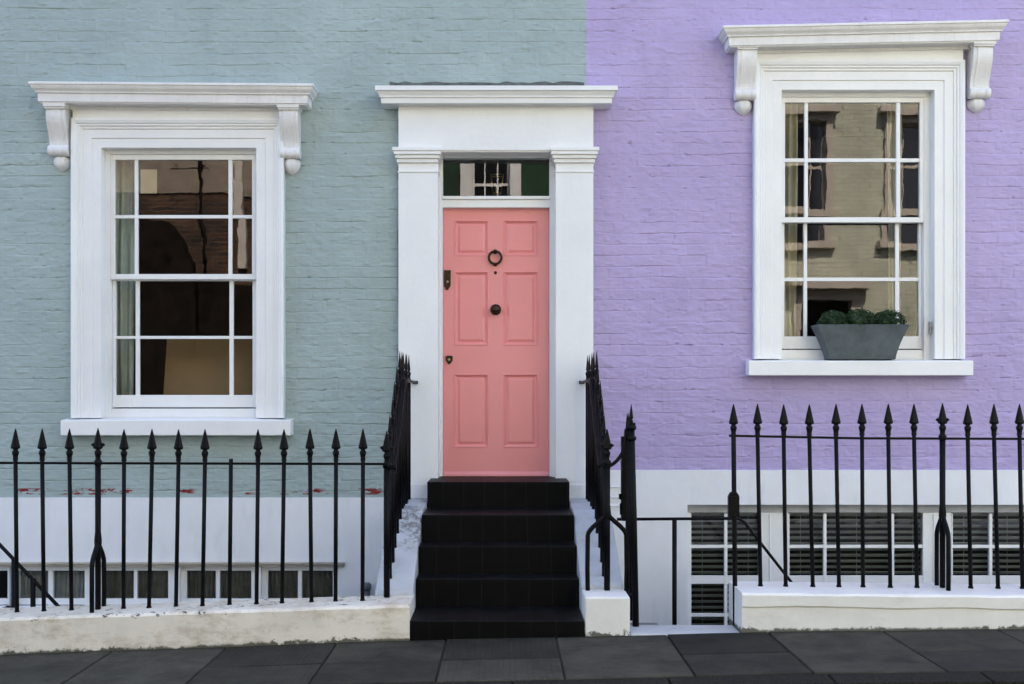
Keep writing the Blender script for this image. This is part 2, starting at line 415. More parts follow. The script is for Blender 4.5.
SLAB = bpy.data.materials.new('dark_paving_stone'); SLAB.use_nodes = True
def slab_mat(m, ribbed=False):
    t = m.node_tree; p = t.nodes['Principled BSDF']; L = t.links
    g = t.nodes.new('ShaderNodeNewGeometry'); pos, xyz = wpos(t)
    r = t.nodes.new('ShaderNodeValToRGB'); L.new(g.outputs['Random Per Island'], r.inputs[0])
    r.color_ramp.elements[0].color = (.0105, .010, .008, 1); r.color_ramp.elements[1].color = (.046, .0435, .034, 1)
    mx = t.nodes.new('ShaderNodeMix'); mx.data_type = 'RGBA'; mx.blend_type = 'MULTIPLY'; mx.inputs['Factor'].default_value = 1
    r2 = t.nodes.new('ShaderNodeValToRGB'); L.new(noise(t, pos, 3.2, 8, .75), r2.inputs[0])
    r2.color_ramp.elements[0].position = .3; r2.color_ramp.elements[1].position = .75
    r2.color_ramp.elements[0].color = (.42, .42, .40, 1); r2.color_ramp.elements[1].color = (1.9, 1.85, 1.72, 1)
    L.new(r.outputs[0], mx.inputs['A']); L.new(r2.outputs[0], mx.inputs['B'])
    mx2 = t.nodes.new('ShaderNodeMix'); mx2.data_type = 'RGBA'; L.new(mx.outputs['Result'], mx2.inputs['A']); mx2.inputs['B'].default_value = (.09, .088, .075, 1)
    L.new(nmath(t, 'MULTIPLY', ramp(t, noise(t, pos, 60, 4, .8), .62, .75), .5), mx2.inputs['Factor'])
    L.new(mx2.outputs['Result'], p.inputs['Base Color']); p.inputs['Roughness'].default_value = .8; p.inputs['Specular IOR Level'].default_value = .2
    h = nmath(t, 'MULTIPLY', noise(t, pos, 45, 6, .7), .004)
    if ribbed:
        fx = nmath(t, 'FRACT', nmath(t, 'DIVIDE', nmath(t, 'ADD', xyz[0], 30), .034))
        rib = nmath(t, 'MULTIPLY', ramp(t, nmath(t, 'ABSOLUTE', nmath(t, 'SUBTRACT', fx, .5)), .3, .45), -.003)
        h = nmath(t, 'ADD', h, rib)
    b = t.nodes.new('ShaderNodeBump'); b.inputs['Distance'].default_value = 1; b.inputs['Strength'].default_value = .8
    L.new(h, b.inputs['Height']); L.new(b.outputs[0], p.inputs['Normal'])
slab_mat(SLAB)
def slab_moss(t):
    pos, xyz = wpos(t)
    e = nmath(t, 'ADD', xyz[1], nmath(t, 'MULTIPLY', noise(t, pos, 9, 6, .75), .16))
    return nmath(t, 'MULTIPLY', ramp(t, e, -2.17, -2.10), .85)
add_layer(SLAB, (.014, .014, .006), slab_moss)
SLABR = bpy.data.materials.new('ribbed_paving_stone'); SLABR.use_nodes = True; slab_mat(SLABR, True); add_layer(SLABR, (.014, .014, .006), slab_moss)
JOINT = mat('dark_joint', (.012, .013, .009), rough=.95, bump=.003, bscale=30)
TARMAC = mat('tarmac', (.045, .045, .047), rough=.9, var=.2, scale=60, bump=.006, bscale=90)
GRANITE = mat('granite_kerb', (.028, .026, .021), spec=.1, rough=.9, var=.4, scale=90, bump=.005, bscale=60)
GROUND = mat('earth_ground', (.06, .06, .055), rough=.95)

FRONT = -2.184; KERB0 = -3.27; KERB1 = -3.45
mb = MB()
mb.add([(-300,-14,-.6),(300,-14,-.6),(300,-300,-.6),(-300,-300,-.6)], [(0,1,2,3)])
mb.add([(-300,10,-.6),(300,10,-.6),(300,300,-.6),(-300,300,-.6)], [(0,1,2,3)])
mb.add([(-300,-14,-.6),(-14,-14,-.6),(-14,10,-.6),(-300,10,-.6)], [(0,1,2,3)])
mb.add([(300,-14,-.6),(14,-14,-.6),(14,10,-.6),(300,10,-.6)], [(0,1,2,3)])
tag(mb.build('ground', GROUND), kind='structure')
# pavement: bed sheet + individually laid slabs in one mesh
mb = MB(); xs = [-14+28*i/56 for i in range(57)]
bed = lambda y, dz: [(x, y, gz(x)-dz) for x in xs]
mb.add(bed(FRONT+.05, .012)+bed(KERB0, .012), [(i, i+1, 57+i+1, 57+i) for i in range(56)], 2)
joints = [PX(p, FRONT) for p in (113, 227, 337, 446, 556, 667, 768, 882, 996)]
while joints[0] > -13: joints.insert(0, joints[0]-.72)
while joints[-1] < 13: joints.append(joints[-1]+.72)
rs = random.Random(3)
ym = -2.76
for k, (a, b) in enumerate(zip(joints, joints[1:])):
    px = CX + (a+b)/2*F/(D+FRONT)
    full = (227 < px < 446) is False and (556 < px < 667 or 768 < px < 882 or px < 227 or 337 < px < 446)
    rows = [(FRONT+.01, KERB0+.004)] if full else [(FRONT+.01, ym+.004+rs.uniform(-.01, .01)), (ym-.006, KERB0+.004)]
    for y0, y1 in rows:
        g_ = .005; e = [rs.uniform(-.0025, .0025) for _ in range(4)]
        q = [(a+g_, y0, gz(a)+e[0]), (b-g_, y0, gz(b)+e[1]), (b-g_, y1, gz(b)+e[2]), (a+g_, y1, gz(a)+e[3])]
        low = [(x, y, z-.05) for x, y, z in q]; i_ = .005
        cxm = (a+b)/2; cym = (y0+y1)/2
        top = [(x+(i_ if x < cxm else -i_), y+(i_ if y < cym else -i_), z) for x, y, z in q]
        mid = [(x, y, z-.006) for x, y, z in q]
        mi = 1 if (227 < px < 337 or (446 < px < 556)) else 0
        mb.add(low+mid+top, [(4*l+j, 4*l+(j+1) % 4, 4*l+4+(j+1) % 4, 4*l+4+j) for l in range(2) for j in range(4)]+[(8,9,10,11)], mi)
tag(mb.build('pavement', [SLAB, SLABR, JOINT]), kind='structure')
mb = MB(); x = -14.0; rs = random.Random(9)
while x < 14:
    l = rs.uniform(.8, 1.1); a, b = x+.004, min(x+l, 14)-.004
    mb.add([(a,KERB0-.003,gz(a)-.3),(b,KERB0-.003,gz(b)-.3),(b,KERB1,gz(b)-.3),(a,KERB1,gz(a)-.3),
            (a,KERB0-.003,gz(a)-.004),(b,KERB0-.003,gz(b)-.004),(b,KERB1,gz(b)-.012),(a,KERB1,gz(a)-.012)],
           [(0,1,5,4),(1,2,6,5),(2,3,7,6),(3,0,4,7),(4,5,6,7)])
    x += l
tag(mb.build('kerb', GRANITE, bevel=.008), kind='structure')
ribbon('road', KERB1-.001, -11.2, lambda x, y: gz(x)-.12, TARMAC)
ribbon('far_pavement', -11.2, -13.9, lambda x, y: gz(x)+.0, SLAB)
# sunken basement area in front of both houses
mb = MB()
mb.box(-9.9, 9.9, -1.74, .1, -1.35, -1.25)
mb.add([(-9.9,-1.80,-1.25),(9.9,-1.80,-1.25),(9.9,-1.80,-.02),(-9.9,-1.80,-.02)], [(0,1,2,3)])
tag(mb.build('basement_area', CONC), kind='structure')

# ================================================================== THE TWO HOUSES
SPLIT = .675
teal = empty('terraced_house', label='pale teal painted brick house with white window surround and coral door', cat='house', group='terraced houses')
purp = empty('terraced_house', label='lilac painted brick house with zinc planter on its white window sill', cat='house', group='terraced houses')

SASH_Y = .085
def sash_window(house, op, outer_w, sill, cols_u, rows_u, cols_l, rows_l, frame_bot, corn, frieze_z, brackets, tilt=0.0, lean=0.0):
    """op = px opening (x0,x1,ytop,ybot) at y=-.04; everything placed in metres"""
    Yf = -.04
    xa, xb, zt, zb = PX(op[0], Yf), PX(op[1], Yf), PZ(op[2], Yf), PZ(op[3], Yf)
    w_ = outer_w
    prof = [(0, .20), (0, -.030), (.075, -.030), (.079, -.040), (.150, -.040), (.154, -.052), (.172, -.052), (.176, -.066),
            (.190, -.066), (.196, -.075), (w_-.016, -.082), (w_, -.078), (w_, .02)]
    mb = architrave(MB(), xa, xb, zb, zt, prof)
    win = mb.build('window', WHITE, house, bevel=.002)
    win_c = ((xa+xb)/2, (zt+zb)/2)
    # frieze
    mb = MB().box(xa-w_+.01, xb+w_-.01, -.06, .02, zt+w_-.012, frieze_z+.01)
    mb.build('frieze', WHITE, win)
    # sill
    sx0, sx1, sy0, sy1 = sill
    mb = MB(); ys = -.13
    z1, z0 = PZ(sy0, ys), PZ(sy1, ys)
    mb.prism_x([(ys, z0), (ys, z1-.006), (.06, z1+.012), (.06, z0)], PX(sx0, ys), PX(sx1, ys))
    mb.build('sill', WHITE, win, bevel=.006)
    # box frame (outer lining + bottom)
    gx0, gx1 = PX(cols_u[0][0], SASH_Y), PX(cols_u[-1][1], SASH_Y)
    gzt = PZ(rows_u[0][0], SASH_Y)
    ix0, ix1 = gx0-.035, gx1+.035; iz1 = gzt+.045
    bz0 = PZ(frame_bot[0], .13); bz1 = PZ(frame_bot[1], .1)
    mb = MB()
    mb.box(xa-.01, ix0, .062, .19, zb-.01, iz1); mb.box(ix1, xb+.01, .062, .19, zb-.01, iz1)
    mb.box(xa-.01, xb+.01, .060, .19, iz1, zt+.01)
    mb.box(ix0-.001, ix1+.001, .075, .20, zb-.012, bz1); mb.box(ix0-.001, ix1+.001, .090, .20, zb-.012, bz0-.009)
    mb.build('box_frame', WHITE, win, bevel=.003)
    # sashes
    for nm, cols, rows, y, top_r, bot in (('upper_sash', cols_u, rows_u, SASH_Y, iz1, None), ('lower_sash', cols_l, rows_l, SASH_Y+.048, None, bz0)):
        X = [(PX(a, y), PX(b, y)) for a, b in cols]; Z = [(PZ(b, y), PZ(a, y)) for a, b in rows]
        zt_ = top_r if top_r else Z[0][1]+.045
        zb_ = bot if bot is not None else Z[-1][0]-.045
        x0_, x1_ = (ix0, ix1)
        mb = MB()
        mb.box(x0_+.001, X[0][0], y-.020, y+.022, zb_, zt_-.001); mb.box(X[-1][1], x1_-.001, y-.020, y+.022, zb_, zt_-.001)
        mb.box(X[0][0]-.001, X[-1][1]+.001, y-.019, y+.021, Z[0][1], zt_-.002)
        mb.box(X[0][0]-.001, X[-1][1]+.001, y-.019, y+.021, zb_+.001, Z[-1][0])
        for (a0, a1), (b0, b1) in zip(X, X[1:]): mb.box(a1+.002, b0-.002, y-.014, y+.016, Z[-1][0]-.001, Z[0][1]+.001)
        for (t0, t1), (u0, u1) in zip(Z, Z[1:]): mb.box(X[0][0]-.001, X[-1][1]+.001, y-.0125, y+.0145, u1+.002, t0-.002)
        sash = mb.build(nm, WHITE, win, bevel=.003)
        g = MB(); rr = random.Random(int(xa*100)+len(nm))
        for (a0, a1) in X:
            for (c0, c1) in Z:
                tx, tz = rr.uniform(-.0028, .0028), rr.uniform(-.002, .002)+(lean if nm == 'lower_sash' else 0)
                hx, hz = (a1-a0)/2, (c1-c0)/2
                g.add([(a0-.004, y-tx*hx-tz*hz, c0-.004), (a1+.004, y+tx*hx-tz*hz, c0-.004), (a1+.004, y+tx*hx+tz*hz, c1+.004), (a0-.004, y-tx*hx+tz*hz, c1+.004)], [(0,1,2,3)])
        g.build('window_pane', GLASS, win)
    # cornice (built about its own centre so an old, settled one can tilt)
    cxa, cxb, T = corn
    xm = (cxa+cxb)/2; u = .245
    prof = [(0, .012), (.235, 0), (u, -.004), (u, -.022), (.236, -.026), (.234, -.034), (.226, -.050), (.212, -.064), (.205, -.074),
            (.205, -.082), (.190, -.084), (.188, -.150), (.178, -.153), (.176, -.161), (.075, -.161), (.072, -.185), (0, -.187)]
    mb = cornice(MB(), cxa+u-xm, cxb-u-xm, prof)
    co = mb.build('cornice', WHITE_OLD, win, bevel=.002); co.location = (xm, 0, T); co.rotation_euler = (0, -tilt, 0)
    # scroll brackets
    for bx0, bx1, ztop, zroll, zdrop in brackets:
        c = (bx0+bx1)/2; hw = (bx1-bx0)/2
        mb = MB()
        mb.box(c-hw-.012, c+hw+.012, -.178, 0, ztop-.03, ztop)
        mb.box(c-hw-.004, c+hw+.004, -.168, 0, ztop-.045, ztop-.03)
        n = 14; zt_ = ztop-.045; zb_ = zroll
        front = []
        for i in range(n+1):
            s_ = i/n; z = zt_+(zb_-zt_)*s_
            y = -(.145 - .070*sm(np.array(s_*1.05)) + .010*math.sin(s_*math.pi*2))
            front.append((float(y), z))
        for xa_, xb_, dy in ((c-hw, c+hw, 0), (c-hw*.62, c+hw*.62, -.007)):
            poly = [(y+dy, z) for y, z in front] + [(0, zb_), (0, zt_)]
            mb.prism_x(poly, xa_, xb_)
        rr_ = .047
        mb.tube([(c-hw-.006, -.058, zb_+.018), (c-hw*.5, -.058, zb_+.018)], rr_, 16)
        mb.tube([(c-hw*.52, -.058, zb_+.018), (c+hw*.52, -.058, zb_+.018)], rr_*.93, 16)
        mb.tube([(c+hw*.5, -.058, zb_+.018), (c+hw+.006, -.058, zb_+.018)], rr_, 16)
        # hanging leaf
        zz = zb_-rr_+.022; L_ = zz-zdrop
        prof = [(0, 0), (.80, 0), (1.0, -.10), (1.06, -.30), (1.0, -.52), (.78, -.72), (.42, -.88), (.12, -.97), (0, -1.0)]
        vs_ = []; fs = []; nn = 12
        for r_, h_ in prof:
            for k in range(nn+1):
                a = math.pi*k/nn
                vs_.append((c+.006*np.sign(-c)+math.cos(a)*r_*hw*.86, -.006-math.sin(a)*r_*.06*(1+.12*math.cos(a*6)), zz+h_*L_))
        for i in range(len(prof)-1):
            for k in range(nn): fs.append((i*(nn+1)+k, i*(nn+1)+k+1, (i+1)*(nn+1)+k+1, (i+1)*(nn+1)+k))
        mb.add(vs_, fs, 0, True)
        mb.build('bracket', WHITE_OLD, win, bevel=.0025)
    return win, (xa, xb, zb, zt)

# ---- left window (teal house)
WA, hole_l = sash_window(teal, (100.8, 256, 147.5, 418), .236, (60.3, 290.5, 419.5, 435.5),
    [(115.5, 134.8), (138.8, 228.5), (232.8, 252.5)], [(160.2, 215), (218.8, 274.3)],
    [(116.5, 135.8), (140.2, 229.5), (234, 253)], [(281.2, 335.8), (339.2, 395)],
    (407.5, 416), (PX(28, -.245), PX(313.5, -.245), PZ(82, -.245)), PZ(107.5, -.05),
    [(PX(52.8), PX(71.5), PZ(103, -.17), PZ(153, -.06), PZ(172)), (PX(282.5), PX(301), PZ(104, -.17), PZ(155.5, -.06), PZ(175.5))], tilt=-R(.45))
# ---- right window (lilac house)
WB, hole_r = sash_window(purp, (782, 935, 89.5, 359), .236, (748.8, 973.5, 360, 375.5),
    [(784.5, 803.8), (807.8, 895.6), (900, 919)], [(103, 158.4), (162.6, 217.6)],
    [(783.8, 803), (807, 894.5), (899, 918)], [(223.3, 277.5), (281.7, 336.5)],
    (349, 357.5), (PX(723, -.245), PX(1009.5, -.245), PZ(22, -.245)), PZ(47, -.05),
    [(PX(734), PX(753.2), PZ(43.5, -.17), PZ(97, -.06), PZ(116)), (PX(966.5), PX(985.5), PZ(40.5, -.17), PZ(95.5, -.06), PZ(113.5))], tilt=R(1.2), lean=.024)
# small latch hooks on the right jamb
m_ = MB(); lx = PX(929, .06); lz = PZ(328, .06)
m_.box(lx-.006, lx+.006, .02, .06, lz-.05, lz+.05); m_.tube([(lx, .02, lz+.01), (lx, -.005, lz+.01)], .006)
m_.build('catch', mat('grey_metal', (.4, .4, .4), .4, .6), WB)

# ---- walls
DOOR_HOLE = (PX(430), PX(560), .7, PZ(145))
WALL_B = PZ(497.5); WALL_BR = PZ(470)
hl = (hole_l[0]-.19, hole_l[1]+.19, hole_l[2]-.02, hole_l[3]+.19); hr = (hole_r[0]-.19, hole_r[1]+.19, hole_r[2]-.02, hole_r[3]+.19)
brick_sheet('wall', -4.9, SPLIT, WALL_B-.01, 5.25, [hl, (DOOR_HOLE[0], DOOR_HOLE[1], .5, DOOR_HOLE[3])], TEAL, teal)
brick_sheet('wall', SPLIT, 5.1, WALL_BR-.006, 5.25, [hr], PURP, purp)
TOPZ = 10.5
def upper(house, x0, x1, xe0, xe1, m, zb):
    mb = MB()
    if x0 < xe0: mb.add([(x0,0,zb),(xe0,0,zb),(xe0,0,5.25),(x0,0,5.25)], [(0,1,2,3)])
    if xe1 < x1: mb.add([(xe1,0,zb),(x1,0,zb),(x1,0,5.25),(xe1,0,5.25)], [(0,1,2,3)])
    mb.add([(x0,0,5.25),(x1,0,5.25),(x1,0,TOPZ),(x0,0,TOPZ)], [(0,1,2,3)])
    mb.build('upper_wall', m, house)
    mb = MB()
    mb.add([(x0,9,-1.4),(x1,9,-1.4),(x1,9,TOPZ),(x0,9,TOPZ)], [(0,1,2,3)])
    xo = x0 if house is teal else x1
    mb.add([(xo,0,-1.4),(xo,9,-1.4),(xo,9,TOPZ),(xo,0,TOPZ)], [(0,1,2,3)])
    mb.build('rear_wall', m, house)
    mb = MB(); mb.prism_x([(-.15, TOPZ-.1), (-.15, TOPZ+.1), (4.5, TOPZ+.9), (9.1, TOPZ+.1), (9.1, TOPZ-.1)], x0, x1)
    mb.build('roof', SLATE, house)
upper(teal, -9.9, SPLIT, -4.9, SPLIT, TEAL, WALL_B)
upper(purp, SPLIT, 9.9, SPLIT, 5.1, PURP, WALL_BR)

# rooms behind the glass
def room(house, x0, x1, z0, z1, y1, m):
    mb = MB(); y0 = .21
    mb.add([(x0,y0,z0),(x1,y0,z0),(x1,y1,z0),(x0,y1,z0),(x0,y0,z1),(x1,y0,z1),(x1,y1,z1),(x0,y1,z1)],
           [(0,3,2,1),(4,5,6,7),(1,2,6,5),(2,3,7,6),(3,0,4,7)])
    mb.build('room_interior', m, house)
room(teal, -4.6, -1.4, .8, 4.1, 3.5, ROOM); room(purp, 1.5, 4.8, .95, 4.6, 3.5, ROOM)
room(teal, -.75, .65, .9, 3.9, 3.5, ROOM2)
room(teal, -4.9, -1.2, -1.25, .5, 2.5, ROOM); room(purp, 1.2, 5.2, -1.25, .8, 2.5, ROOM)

# ---- basement walls (white render) with their window holes
YB = -.012
bl = []     # left basement windows, px glass pairs
pairs = [((-62, -31), (-26, 8)), ((17, 48.5), (53, 85)), ((104, 134), (137.5, 168.5)), ((187, 216), (220, 251.5)), ((268, 298), (302, 333))]
for (a, b), (c, d) in pairs: bl.append((PX(a-7), PX(d+7), PZ(640), PZ(566)))
mb = pierced(MB(), -9.9, SPLIT-.0, -1.3, WALL_B, bl, YB, .12)
mb.add([(-9.9, YB, WALL_B), (SPLIT, YB, WALL_B), (SPLIT, .01, WALL_B), (-9.9, .01, WALL_B)], [(0,1,2,3)])
mb.build('basement_wall', RENDER, teal)
mb = MB().box(-9.9, PX(345), YB-.024, YB-.002, PZ(563.6), PZ(561.6)); mb.build('string_course', mat('beige_strip', (.50, .45, .38), .7, var=.15), teal, bevel=.002); MB().box(-9.9, PX(344), YB-.018, YB-.003, PZ(566.5), PZ(564.6)).build('drip_strip', mat('bare_beige_strip', (.34, .29, .22), .7, var=.2), teal)
for ((a, b), (c, d)), h in zip(pairs, bl):
    mb = MB(); y0, y1 = .03, .075
    A, B, C_, D_ = PX(a, .04), PX(b, .04), PX(c, .04), PX(d, .04); zt, zb = PZ(570.5, .04), PZ(598.5, .04)
    mb.box(h[0], A, y0, y1, h[2], h[3]); mb.box(D_, h[1], y0, y1, h[2], h[3])
    mb.box(A-.001, D_+.001, y0+.001, y1-.001, zt, h[3]-.001); mb.box(A-.001, D_+.001, y0+.001, y1-.001, zb-.05, zb)
    mb.box(B, C_, y0+.003, y1-.003, zb-.3, zt+.001)
    mb.box(h[0]-.03, h[1]+.03, -.06, .029, zb-.11, zb-.055)
    wn = mb.build('basement_window', WHITE, teal, bevel=.002)
    MB().add([(A-.005,.05,h[2]),(D_+.005,.05,h[2]),(D_+.005,.05,zt+.005),(A-.005,.05,zt+.005)], [(0,1,2,3)]).build('window_pane', GLASS, wn)
# right basement
wins = [(691, 758.5, [725.5]), (789, 922.5, [824.5, 892]), (952, 1060, [990, 1030])]
hb = [(PX(a-3), PX(b+3.5), PZ(700), PZ(505)) for a, b, _ in wins]
hb_all = [(PX(687), PX(1066), PZ(700), PZ(504.5))]
mb = pierced(MB(), SPLIT, 9.9, -1.3, WALL_BR, hb_all, YB-.012, .10)
mb.add([(SPLIT, YB-.012, WALL_BR), (9.9, YB-.012, WALL_BR), (9.9, .01, WALL_BR), (SPLIT, .01, WALL_BR)], [(0,1,2,3)])
mb.build('basement_wall', RENDER, purp)
mb = MB()
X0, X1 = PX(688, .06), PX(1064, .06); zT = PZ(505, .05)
MB().box(X0-.02, X1+.02, .05, .12, PZ(512.8, .05)+.001, zT+.02).build('soffit_shade_band', mat('lintel_soffit_shade', (.42, .43, .44), .6, var=.15, scale=6), purp, bevel=.003)  # head band coloured grey in place of the recess's shaded soffit
prev = X0-.02
for a, b, _ in wins:
    mb.box(prev, PX(a, .05)-.006, .051, .119, -1.0, PZ(512.8, .05)); prev = PX(b, .05)+.006
    if b < 1000: mb.tube([(prev+.09, .045, -1), (prev+.09, .045, PZ(514, .05))], .008, 6)
mb.box(prev, X1+.02, .051, .119, -1.0, PZ(512.8, .05))
mb.box(X0-.02, X1+.02, .045, .12, -1.05, -1.0)
mb.build('window_frame', WHITE, purp, bevel=.002)
for a, b, bars in wins:
    y = .075; A, B = PX(a, y), PX(b, y); mb = MB()
    mb.box(A-.012, A, y-.02, y+.02, -1, PZ(513.2, y)); mb.box(B, B+.012, y-.02, y+.02, -1, PZ(513.2, y))
    for q in bars: mb.box(PX(q, y)-.013, PX(q, y)+.013, y-.018, y+.018, -1, PZ(513.4, y))
    for q, t_ in ((546.3, .013), (579.5, .034), (614.8, .013)): mb.box(A-.001, B+.001, y-.016, y+.016, PZ(q, y)-t_, PZ(q, y)+t_)
    wn = mb.build('basement_window', WHITE, purp, bevel=.002)
    MB().add([(A,y+.002,-1),(B,y+.002,-1),(B,y+.002,PZ(513, y)),(A,y+.002,PZ(513, y))], [(0,1,2,3)]).build('window_pane', GLASS, wn)
# stop bead lines on the white wall beside the gate
mb = MB()
for q in (486.5, 497, 505.5): mb.box(PX(596), PX(624), YB-.022, YB-.0121, PZ(q)-.006, PZ(q)+.004)
mb.build('cable_moulding', RENDER, purp, bevel=.002)

# ---- door surround
YS = -.10
mb = MB(); xa, xb = PX(398.3, YS), PX(593.4, YS)
mb.box(xa, xb, YS, .02, PZ(150.5, YS), PZ(102, YS))
mb.box(PX(440, YS), PX(553, YS), YS+.012, .09, PZ(151.8, YS), PZ(146, YS))
sur = mb.build('door_surround', WHITE, teal, bevel=.004)
for a, b, ca, cb in ((398.3, 438, 392.3, 442), (555.6, 593.4, 550, 599.2)):
    mb = MB()
    mb.box(PX(a, YS), PX(b, YS), YS, .10, .79, PZ(163, YS))
    mb.box(PX(a, YS)-.004, PX(b, YS)+.004, YS-.005, .098, .79, PZ(484, YS))
    mb.box(PX(a, YS)-.006, PX(b, YS)+.006, YS-.007, .097, PZ(172.5, YS), PZ(170.8, YS))
    xl, xr = PX(ca, YS-.05), PX(cb, YS-.05)
    for y_, z0, z1, ins in ((-.060, 152, 148.4, 0), (-.052, 155.5, 152, .010), (-.036, 159, 155.5, .022), (-.018, 163, 159, .034)):
        mb.box(xl+ins, xr-ins, YS+y_, .09-ins*.1, PZ(z0, YS), PZ(z1, YS)+.0005)
    mb.build('pilaster', WHITE, sur, bevel=.004)
rg = random.Random(2)
for side, sx in ((-1, xa), (1, xb)):
    mb = MB()
    z = .80
    while z < PZ(107):
        h_ = rg.uniform(.05, .22); w_ = rg.uniform(.004, .014) if side < 0 else rg.uniform(.002, .006)
        mb.box(min(sx, sx+side*w_), max(sx, sx+side*w_), -.012-rg.random()*.006, .01, z, z+h_-.001); z += h_
    mb.build('mortar_joint', bpy.data.materials.get('dirty_mortar') or mat('dirty_mortar', (.07, .07, .06), .9, var=.4, scale=15, bump=.004), sur)
u = .235; T = PZ(85, -.24)
cxa, cxb = PX(375, -.235), PX(617.8, -.235)
prof = [(0, .010), (.225, 0), (u, -.004), (u, -.040), (.222, -.044), (.216, -.056), (.206, -.072), (.203, -.082), (.203, -.090), (.192, -.092), (.190, -.134), (.182, -.137), (0, -.139)]
co = cornice(MB(), cxa+u, cxb-u, [(a, T+b) for a, b in prof]); co.build('cornice', WHITE, sur, bevel=.003)
mb = MB(); zt_ = [T+.082+random.Random(i).uniform(-.008, .010) for i in range(26)]; fx_ = np.linspace(PX(390), PX(584), 26)
mb.prism_y([(fx_[0], T+.005)]+[(fx_[25], T+.005)]+[(fx_[i], zt_[i]) for i in range(25, -1, -1)], -.022, .01); mb.build('lead_flashing', mat('old_lead', (.12, .13, .12), .7, var=.3, scale=12, bump=.003), sur)
# jambs, transom
yj = .09
mb = MB(); jx0, jx1 = PX(443, .15), PX(549.3, .15)
mb.box(PX(437, YS)-.01, jx0, yj, .2, .94, PZ(150, .1)); mb.box(jx1, PX(556, YS)+.01, yj, .2, .94, PZ(150, .1))
mb.box(jx0-.001, jx1+.001, yj+.002, .2, PZ(158.2, .12), PZ(150, .1)+.03)
mb.box(jx0-.001, jx1+.001, yj-.012, .2, PZ(199.5, .1), PZ(196.4, .1))
mb.box(jx0-.001, jx1+.001, yj+.004, .2, PZ(208, .12), PZ(199.5, .1)-.001)
mb.build('door_frame', WHITE, sur, bevel=.003)
y = .13
MB().add([(jx0-.002, y, PZ(196.6, y)-.01), (jx1+.002, y, PZ(196.6, y)-.01), (jx1+.002, y+.003, PZ(158, y)+.01), (jx0-.002, y+.003, PZ(158, y)+.01)], [(0,1,2,3)]).build('transom_pane', GLASS_FLAT, sur)

# ---- door
YD = .150
door_ob = MB()
dx0, dx1, dz0, dz1 = jx0+.002, jx1-.002, .949, PZ(208.2, YD)
cA, cB = (454, 488.6), (503.2, 538.4)
rowsP = [(220, 256.3), (271.3, 345.6), (373.8, 447.8)]
holes = [(PX(a, YD), PX(b, YD), PZ(z1_, YD), PZ(z0_, YD)) for a, b in (cA, cB) for z0_, z1_ in rowsP]
pierced(door_ob, dx0, dx1, dz0, dz1, holes, YD, .0005)
door_ob.add([(dx0,YD,dz0),(dx1,YD,dz0),(dx1,.2,dz0),(dx0,.2,dz0),(dx0,YD,dz1),(dx1,YD,dz1),(dx1,.2,dz1),(dx0,.2,dz1)], [(0,3,2,1),(4,5,6,7),(1,2,6,5),(2,3,7,6),(3,0,4,7)])
for (a, b, c, d) in holes:
    ring = [(0, 0), (.003, -.004), (.009, -.004), (.013, .002), (.022, .012), (.028, .016), (.034, .016), (.048, .009), (.052, .007)]
    pts = [[(a+u_, YD+v_, c+u_), (b-u_, YD+v_, c+u_), (b-u_, YD+v_, d-u_), (a+u_, YD+v_, d-u_)] for u_, v_ in ring]
    for p, q in zip(pts, pts[1:]):
        for k in range(4): door_ob.add([p[k], p[(k+1) % 4], q[(k+1) % 4], q[k]], [(0,1,2,3)])
    door_ob.add(pts[-1], [(0,1,2,3)])
door = door_ob.build('door', PINK, teal)
MB().prism_x([(YD-.022, dz0+.004), (YD-.022, dz0+.022), (YD-.002, dz0+.048), (YD-.002, dz0+.004)], dx0+.002, dx1-.002).build('weather_bar', PINK, door, bevel=.002)
MB().box(jx0-.02, jx1+.02, .075, .145, .9535, .9575).build('threshold', mat('dark_metal_threshold', (.03, .02, .015), .5), door)
kx = PX(495.2, YD)
mb = MB(); cz = PZ(258, YD); rr_ = .053
mb.tube([(kx+rr_*math.sin(2*math.pi*i/28), YD-.03-.006*math.cos(2*math.pi*i/28), cz+rr_*math.cos(2*math.pi*i/28)) for i in range(29)], .0105, 10, cap=False)
mb.lathe([(0, 0), (.02, 0), (.02, .012), (.012, .02), (.012, .04), (.016, .046), (.010, .054), (0, .056)][::-1], (kx, YD, cz+rr_), 14, 'y')
mb.lathe([(0, 0), (.017, 0), (.017, .008), (.010, .014), (.012, .024), (0, .030)][::-1], (kx, YD, cz-rr_-.002), 14, 'y')
mb.build('door_knocker', BRASS, door)
mb = MB(); mb.lathe([(0, 0), (.013, 0), (.013, .006), (.009, .009), (0, .009)][::-1], (kx+.002, YD, PZ(272.7, YD)), 14, 'y'); mb.build('spyhole', BRASS, door)
mb = MB(); mb.lathe([(0, 0), (.045, 0), (.047, .006), (.040, .012), (.020, .014), (.016, .03), (.03, .038), (.038, .05), (.038, .062), (.028, .074), (.010, .078), (0, .078)][::-1], (kx+.004, YD, PZ(309.7, YD)), 22, 'y'); mb.build('door_knob', BRASS, door)
lx = PX(447.5, YD); lz = PZ(280, YD)
mb = MB(); mb.prism_y([(lx-.028, lz+.082), (lx+.028, lz+.082), (lx+.026, lz-.05), (lx+.004, lz-.085), (lx-.008, lz-.085), (lx-.028, lz-.05)], YD-.016, YD)
lk = mb.build('door_lock', BRASS, door, bevel=.003)
mb = MB(); lx = PX(449.2, YD); lz = PZ(359.5, YD)
mb.prism_y([(lx-.032, lz+.026), (lx-.014, lz+.032), (lx+.014, lz+.032), (lx+.032, lz+.026), (lx+.028, lz-.012), (lx+.006, lz-.040), (lx-.006, lz-.040), (lx-.028, lz-.012)], YD-.014, YD)
mb.build('lock_escutcheon', BRASS, door, bevel=.003)
